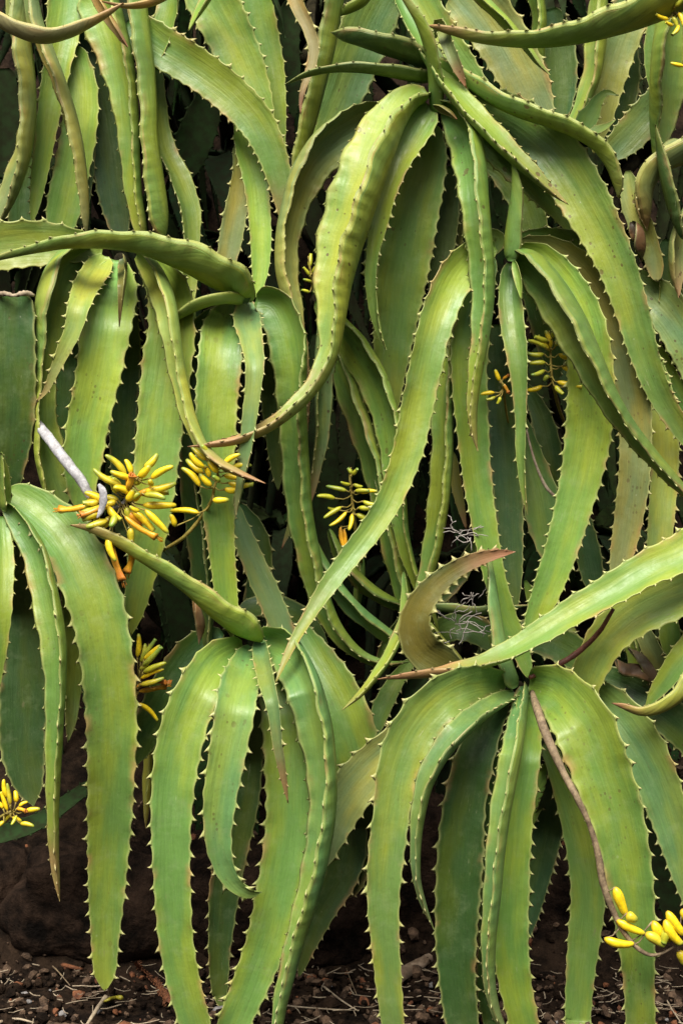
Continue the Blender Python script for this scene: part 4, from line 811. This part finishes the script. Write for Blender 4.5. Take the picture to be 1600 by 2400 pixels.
rnd = random.Random(21); used = set(); idx = 0
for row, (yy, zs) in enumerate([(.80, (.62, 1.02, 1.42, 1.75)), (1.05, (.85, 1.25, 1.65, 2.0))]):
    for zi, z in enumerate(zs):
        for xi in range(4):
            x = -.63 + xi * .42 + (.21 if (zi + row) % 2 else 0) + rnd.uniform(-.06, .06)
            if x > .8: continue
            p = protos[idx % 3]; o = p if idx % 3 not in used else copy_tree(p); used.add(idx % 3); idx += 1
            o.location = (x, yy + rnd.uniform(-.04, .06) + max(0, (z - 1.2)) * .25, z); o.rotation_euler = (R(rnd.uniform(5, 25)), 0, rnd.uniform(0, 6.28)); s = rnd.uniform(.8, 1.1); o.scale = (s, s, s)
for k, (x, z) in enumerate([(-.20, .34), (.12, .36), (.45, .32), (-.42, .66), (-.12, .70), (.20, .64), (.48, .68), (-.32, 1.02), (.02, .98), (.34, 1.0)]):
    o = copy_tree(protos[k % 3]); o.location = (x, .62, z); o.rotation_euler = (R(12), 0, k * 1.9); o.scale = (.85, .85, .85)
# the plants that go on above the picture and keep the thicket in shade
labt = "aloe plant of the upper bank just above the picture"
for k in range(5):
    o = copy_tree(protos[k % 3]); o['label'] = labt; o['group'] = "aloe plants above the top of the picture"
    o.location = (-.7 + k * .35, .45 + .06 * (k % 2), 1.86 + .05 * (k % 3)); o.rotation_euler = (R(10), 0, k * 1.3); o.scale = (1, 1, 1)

# ------------------------------------------------------------------ flowers
def flower_mesh(p0, p1, width, open_=False, seed=0):
    """a tubular flower from its stalk end p0 to its mouth p1"""
    rnd = random.Random(seed); p1 = p1 + (p1 - p0) * .10; width *= .86; d = p1 - p0; L = d.length; T = d.normalized()
    a = T.cross(Vector((.1, -.9, .4))).normalized(); b = T.cross(a); nseg = 9
    prof = [(0, .25), (.04, .50), (.14, .82), (.30, 1.0), (.48, .96), (.66, .84), (.82, .74), (.93, .58), (.985, .34), (1, .08)]
    if open_: prof = [(0, .25), (.05, .50), (.16, .78), (.34, .9), (.55, .82), (.75, .78), (.90, .95), (1.0, 1.15), (.97, .75), (.80, .5)]
    elif rnd.random() < .3: prof = prof[:7] + [(.93, .66), (1.0, .74), (.985, .52), (.90, .3)]
    sag = rnd.uniform(-.10, .10) * L
    verts = []; faces = []; tt = []
    for i, (t, r) in enumerate(prof):
        c = p0 + d * t + a * (math.sin(t * math.pi) * sag)
        for j in range(nseg):
            an = 2 * math.pi * j / nseg; rr = r * width / 2 * (1 + .07 * math.cos(3 * an)) * (1 + (.22 * math.cos(6 * an) if open_ and t > .88 else 0))
            verts.append(c + a * math.cos(an) * rr + b * math.sin(an) * rr); tt.append((t, j / nseg, 0))
    for i in range(len(prof) - 1):
        for j in range(nseg):
            p = i * nseg + j; q = i * nseg + (j + 1) % nseg; faces.append((p, q, q + nseg, p + nseg))
    faces.append(tuple(reversed(range(nseg)))); faces.append(tuple(range((len(prof) - 1) * nseg, len(prof) * nseg)))
    if open_:
        for q in range(5):
            an = q * 1.257; o_ = (a * math.cos(an) + b * math.sin(an)) * width * .16
            v2, f2, t2 = tube_data([p0 + d * .8 + o_, p0 + d * 1.05 + o_ * 1.4, p0 + d * (1.12 + .08 * rnd.random()) + o_ * 2.0], [.0005, .0005, .0008], 4)
            k0 = len(verts); verts += v2; faces += [tuple(x + k0 for x in ff) for ff in f2]; tt += [(.95, 0, 0)] * len(v2)
    return verts, faces, tt
GF = "yellow flower spikes among the leaves"
def spike(label, stem, flowers, dd, stem_mat=MPED, fw=19, seed=1, mats=None, spread=.02, ped_mat=None):
    """stem: (x, y, width) px, flowers: (x0, y0, x1, y1, kind) px; kind y, o (open orange) or g (green bud)"""
    rnd = random.Random(seed)
    c, _ = at(stem[0][0], stem[0][1], dd); root = empty("flower_spike", c); tag(root, label, "flower", GF)
    P, Q = px_path([(*s[:3], s[3] if len(s) > 3 else dd) for s in stem], 6)
    v, f, t = tube_data(P, Q, 8, .08, seed); st = link_mesh("stalk", v, f, stem_mat, root, c)
    ped = []
    for k, (x0, y0, x1, y1, kind) in enumerate(flowers):
        dz = rnd.uniform(-1, 1) * spread
        L = math.hypot(x1 - x0, y1 - y0)
        p0, mpp = at(x0, y0, dd - spread * .5 + dz * .6); p1, _ = at(x1, y1, dd - spread * .5 + dz + rnd.uniform(-.006, .004))
        wv = fw * mpp * rnd.uniform(.88, 1.12) * (1.0 if L > 24 else .8)
        v, f, t = flower_mesh(p0, p1, wv, kind == 'o', k + seed * 50)
        link_mesh("flower", v, f, {'y': MFL, 'o': MFLO, 'g': MFLG}[kind], root, c, attrs={"tt": t})
        # pedicel to the nearest reachable place on the stalk
        best = min(P[int(len(P) * .25):], key=lambda q: (q - p0).length)
        mid = (best + p0) / 2 + Vector((0, -.002, -.004)); pp = [best, best.lerp(mid, .5) + Vector((0, 0, -.001)), mid, mid.lerp(p0, .5), p0]
        ped.append(tube_data(pp, [.0013, .0011, .001, .0011, .0016], 5, 0, k))
    if ped:
        v, f, t = merge(ped); link_mesh("pedicels", v, f, ped_mat or stem_mat, root, c)
    return root
def Z3(l): return [((a / 1.96), 800 + b / 1.96, c / 1.96, 800 + d / 1.96, k) for a, b, c, d, k in l]
rf = random.Random(77)
EXTRA = []
BRACT = [(232, 1136, 8, -.08), (240, 1150, 18, -.085), (242, 1175, 19, -.085), (236, 1200, 13, -.08), (228, 1214, 3, -.075)]
for k in range(26):
    cx, cy = rf.choice([(560, 690), (600, 720), (640, 690), (560, 760), (470, 760), (440, 780), (520, 820)])
    cx += rf.uniform(-30, 30); cy += rf.uniform(-25, 25); a = math.atan2(cy - 745, cx - 570) + rf.uniform(-.7, .7); l_ = rf.uniform(60, 100)
    EXTRA.append((cx, cy, cx + math.cos(a) * l_, cy + math.sin(a) * l_ * .8, 'o' if (cx < 500 and rf.random() < .35) else rf.choice('yyygo')))
SP1 = spike("big yellow and orange flower head on a pale grey stalk at the left",
      [(78, 982, 24, .06), (110, 1020, 25, .0), (150, 1075, 26, -.03), (190, 1125, 24, -.04), (215, 1165, 20, -.04), (262, 1190, 10, -.04), (290, 1178, 9, -.045), (305, 1148, 8, -.045), (318, 1118, 6, -.05)],
      Z3([(580, 615, 493, 530, 'y'), (605, 610, 578, 548, 'y'), (600, 628, 515, 600, 'y'), (558, 660, 440, 592, 'y'), (560, 668, 468, 628, 'y'), (640, 625, 686, 575, 'y'), (665, 580, 720, 522, 'y'), (695, 628, 788, 578, 'y'),
          (595, 695, 528, 672, 'y'), (665, 690, 797, 655, 'y'), (662, 708, 765, 696, 'y'), (658, 752, 797, 752, 'y'), (545, 728, 465, 722, 'y'), (668, 775, 765, 872, 'y'), (612, 780, 700, 862, 'y'),
          (498, 760, 552, 815, 'y'), (602, 858, 606, 930, 'y'), (612, 930, 590, 1048, 'o'), (512, 920, 562, 1082, 'o'), (412, 752, 285, 772, 'o'), (450, 705, 400, 770, 'y'), (575, 805, 708, 890, 'o'), (450, 790, 430, 862, 'y'),
          (470, 735, 415, 748, 'y'), (600, 720, 640, 700, 'g'), (640, 780, 600, 760, 'y'), (420, 820, 380, 790, 'y'), (620, 660, 650, 610, 'g'), (500, 890, 530, 1000, 'y'), (700, 660, 690, 640, 'y')] + EXTRA), -.05, MGREY, 20, 3, spread=.022, ped_mat=MPED)
P, Q = px_path(BRACT, 5); v, f, t = tube_data(P, Q, 8, .1, 9); v = [Vector((a.x, P[0].y + (a.y - P[0].y) * .35, a.z)) for a in v]; link_mesh("dried_bract", v, f, MGREY, SP1, SP1.location)
spike("yellow flower head on a thin brown curving stalk, behind the drooping yellow leaf tip",
      [(378, 1292, 8, .06), (430, 1260, 9, .03), (470, 1215, 9, .02), (495, 1175, 8, -.02), (503, 1140, 7, -.035), (510, 1105, 6, -.035), (485, 1070, 4, -.035)],
      Z3([(920, 665, 842, 588, 'y'), (932, 605, 862, 548, 'y'), (938, 580, 878, 518, 'y'), (948, 545, 885, 488, 'y'), (972, 665, 922, 612, 'y'), (965, 622, 940, 575, 'y'), (1002, 602, 960, 555, 'y'), (1028, 562, 1098, 522, 'y'),
          (1065, 578, 1148, 570, 'y'), (1028, 615, 1108, 628, 'y'), (1048, 650, 1152, 655, 'y'), (1032, 680, 1098, 676, 'y'), (978, 730, 1046, 728, 'y'), (915, 788, 793, 780, 'y'), (805, 850, 786, 800, 'y'), (960, 520, 930, 480, 'g'), (1010, 640, 980, 620, 'g')]), -.035, MPED, 18, 5, spread=.018)
def px(l): return l
spike("dark hanging flower cluster in the black gap at the centre, with two orange blooms below",
      [(850, 1330, 8, .26), (838, 1280, 9, .14), (830, 1220, 9, .10), (824, 1160, 7, .09), (820, 1120, 6, .09), (822, 1095, 3, .09)],
      [(785, 1168, 746, 1163, 'g'), (800, 1188, 762, 1212, 'g'), (812, 1200, 775, 1230, 'y'), (832, 1150, 862, 1150, 'g'), (845, 1155, 880, 1152, 'y'), (840, 1190, 882, 1190, 'g'), (835, 1205, 870, 1222, 'g'), (850, 1175, 885, 1182, 'g'),
       (825, 1205, 818, 1240, 'y'), (806, 1240, 800, 1308, 'o'), (798, 1235, 812, 1290, 'o'), (820, 1135, 800, 1130, 'g'), (812, 1150, 768, 1140, 'g'), (828, 1135, 848, 1140, 'g'), (790, 1195, 770, 1190, 'g'), (850, 1210, 862, 1245, 'g'), (824, 1110, 815, 1098, 'g'), (826, 1112, 836, 1100, 'g')], .09, MPED, 14, 7, spread=.02)
spike("branching green flower head under the dark folded leaf at the right",
      [(1330, 1010, 7, .28), (1310, 960, 8, .18), (1297, 910, 8, .12), (1292, 880, 7, .10), (1290, 850, 6, .10), (1288, 800, 5, .10), (1286, 775, 3, .10)],
      [(1280, 815, 1240, 800, 'g'), (1275, 830, 1238, 828, 'g'), (1278, 850, 1243, 852, 'g'), (1285, 820, 1262, 790, 'y'), (1290, 815, 1278, 778, 'y'), (1300, 812, 1312, 780, 'g'), (1308, 830, 1345, 838, 'y'), (1315, 858, 1356, 868, 'y'),
       (1305, 895, 1358, 906, 'y'), (1330, 906, 1360, 908, 'g'), (1300, 905, 1318, 922, 'g'), (1285, 880, 1274, 892, 'g'), (1270, 905, 1236, 914, 'y'), (1284, 800, 1255, 790, 'g'), (1300, 800, 1330, 800, 'g'), (1295, 790, 1298, 772, 'g'), (1275, 868, 1246, 878, 'g'), (1340, 850, 1352, 840, 'g')], .10, MPED, 15, 9, spread=.02)
spike("little sparse flower sprig just left of the narrow hanging leaf at the right",
      [(1190, 990, 5, .14), (1182, 940, 6, .11), (1178, 905, 6, .06), (1172, 890, 4, .06)],
      [(1170, 893, 1160, 868, 'y'), (1158, 920, 1128, 924, 'y'), (1160, 930, 1140, 936, 'g'), (1178, 888, 1190, 880, 'o'), (1180, 900, 1190, 918, 'o'), (1172, 930, 1165, 945, 'g')], .065, MPED, 12, 11, spread=.008)
spike("cluster of closed greenish yellow flowers hugging the widest leaf near the left",
      [(350, 1510, 5, .14), (335, 1560, 6, .10), (325, 1600, 6, .06), (318, 1640, 5, .05), (312, 1650, 4, .05)],
      [(322, 1540, 325, 1490, 'y'), (330, 1545, 362, 1502, 'g'), (335, 1560, 375, 1520, 'g'), (338, 1545, 372, 1515, 'y'), (336, 1575, 385, 1555, 'g'), (330, 1590, 380, 1570, 'y'), (328, 1605, 380, 1590, 'y'), (326, 1620, 384, 1608, 'o'), (325, 1648, 366, 1686, 'y'), (330, 1552, 340, 1512, 'g'), (320, 1610, 384, 1600, 'o'), (328, 1570, 352, 1540, 'g')], .05, MPED, 15, 13, spread=.015)
spike("yellow flower cluster on the dark curved leaf at the bottom left edge",
      [(-60, 1960, 8, .12), (-20, 1930, 8, .03), (10, 1910, 7, .0), (30, 1900, 5, .0)],
      [(18, 1870, 10, 1830, 'y'), (25, 1885, 18, 1840, 'y'), (38, 1880, 36, 1855, 'y'), (45, 1890, 64, 1880, 'y'), (18, 1900, 4, 1860, 'y'), (62, 1900, 92, 1896, 'y'), (30, 1915, 50, 1925, 'y'), (48, 1930, 78, 1936, 'y'), (40, 1895, 60, 1900, 'o'), (10, 1925, -8, 1940, 'y'), (8, 1895, -6, 1880, 'y'), (30, 1905, 12, 1925, 'y'), (40, 1912, 28, 1932, 'g')], .0, MPED, 14, 15, spread=.015)
def Z6(l): return [(800 + a / 1.96, 1600 + b / 1.96, 800 + c / 1.96, 1600 + d / 1.96, k) for a, b, c, d, k in l]
spike("withered brown stalk hanging over the bottom right plant with plump yellow buds at its end",
      [(1246, 1622, 12, .0), (1258, 1662, 20, -.12), (1283, 1732, 22, -.17), (1320, 1812, 17, -.19), (1352, 1872, 16, -.21), (1383, 1940, 13, -.21), (1402, 2010, 17, -.21), (1412, 2070, 18, -.21), (1438, 2140, 15, -.21), (1470, 2198, 13, -.21), (1510, 2234, 10, -.21), (1545, 2236, 7, -.21), (1585, 2215, 5, -.21)],
      Z6([(1255, 940, 1300, 1058, 'y'), (1308, 1060, 1352, 1090, 'y'), (1262, 1092, 1380, 1148, 'y'), (1205, 1176, 1330, 1198, 'y'), (1395, 1150, 1478, 1205, 'y'), (1425, 1098, 1505, 1172, 'y'), (1482, 1090, 1552, 1190, 'y'), (1492, 1050, 1568, 1150, 'y'), (1562, 1040, 1590, 1110, 'y'), (1548, 1232, 1570, 1290, 'y'), (1500, 1130, 1480, 1190, 'g'), (1450, 1160, 1440, 1200, 'g')]), -.21, MBROWN, 27, 17, spread=.012)
spike("yellow flower head in the top right corner",
      [(1640, 60, 8, .2), (1610, 50, 8, .1), (1580, 30, 7, .08), (1560, 0, 5, .08)],
      [(1555, 10, 1532, 0, 'y'), (1560, 28, 1536, 22, 'y'), (1565, 45, 1538, 34, 'y'), (1575, 60, 1560, 52, 'y'), (1590, 60, 1575, 80, 'y'), (1600, 155, 1572, 148, 'y'), (1590, 30, 1600, 60, 'y'), (1565, 5, 1550, -20, 'y'), (1580, 15, 1600, -10, 'g'), (1575, 40, 1585, 62, 'g')], .08, MPED, 14, 19, spread=.02)
spike("sprig of small green buds half hidden left of the tall plant's big folded leaf",
      [(742, 700, 5, .24), (732, 670, 5, .17), (728, 640, 5, .16), (722, 600, 3, .16)],
      [(725, 625, 728, 598, 'g'), (725, 645, 712, 628, 'g'), (730, 660, 712, 655, 'g'), (725, 685, 708, 680, 'g'), (732, 640, 742, 620, 'g')], .16, MPED, 12, 23, spread=.01)

def thing_tube(name, pts, mat, label, cat, group=None, seed=1, nseg=7):
    P, Q = px_path(pts, 6); v, f, t = tube_data(P, Q, nseg, .1, seed)
    o = link_mesh(name, v, f, mat, origin=P[0]); tag(o, label, cat, group); return o
thing_tube("dry_stalk", [(1436, 1428, 9, .0), (1402, 1482, 12, .02), (1352, 1530, 14, .03), (1292, 1566, 14, .02), (1240, 1588, 10, .0)], MPURP, "purple brown dry stalk sweeping under the long crossing leaf", "dry stalk")
thing_tube("dry_stalk", [(1232, 1005, 5, .16), (1252, 1080, 6, .13), (1278, 1140, 8, .13), (1310, 1172, 7, .13)], MSTRAW, "thin straw coloured stalk in the dark gap right of the narrow hanging leaf", "dry stalk")
def root_tuft(cx, cy, d, n, seed, label, w_=60, h_=40):
    rnd = random.Random(seed); parts = []
    for k in range(n):
        x, y = cx + rnd.uniform(-.3, .3) * w_, cy + rnd.uniform(-.3, .3) * h_; a = rnd.uniform(0, 6.28); P = []
        for i in range(7):
            p, _ = at(x, y, d + rnd.uniform(-.003, .003)); P.append(p); a += rnd.uniform(-.9, .9); x += math.cos(a) * w_ * .16; y += math.sin(a) * h_ * .16
        parts.append(tube_data(P, [rnd.uniform(.0005, .0010)] * 7, 5))
    v, f, t = merge(parts); o = link_mesh("root_tuft", v, f, MROOT); tag(o, label, "roots", "pale dry root tufts")
root_tuft(1078, 1248, .07, 12, 2, "pale tangled root tuft beside the bright drooping leaf, upper one")
root_tuft(1078, 1470, .08, 14, 3, "pale tangled root tuft beside the bronze sickle leaf, lower one", 80, 60)
root_tuft(1110, 1400, .08, 6, 4, "few pale root hairs between the two larger tufts", 40, 50)
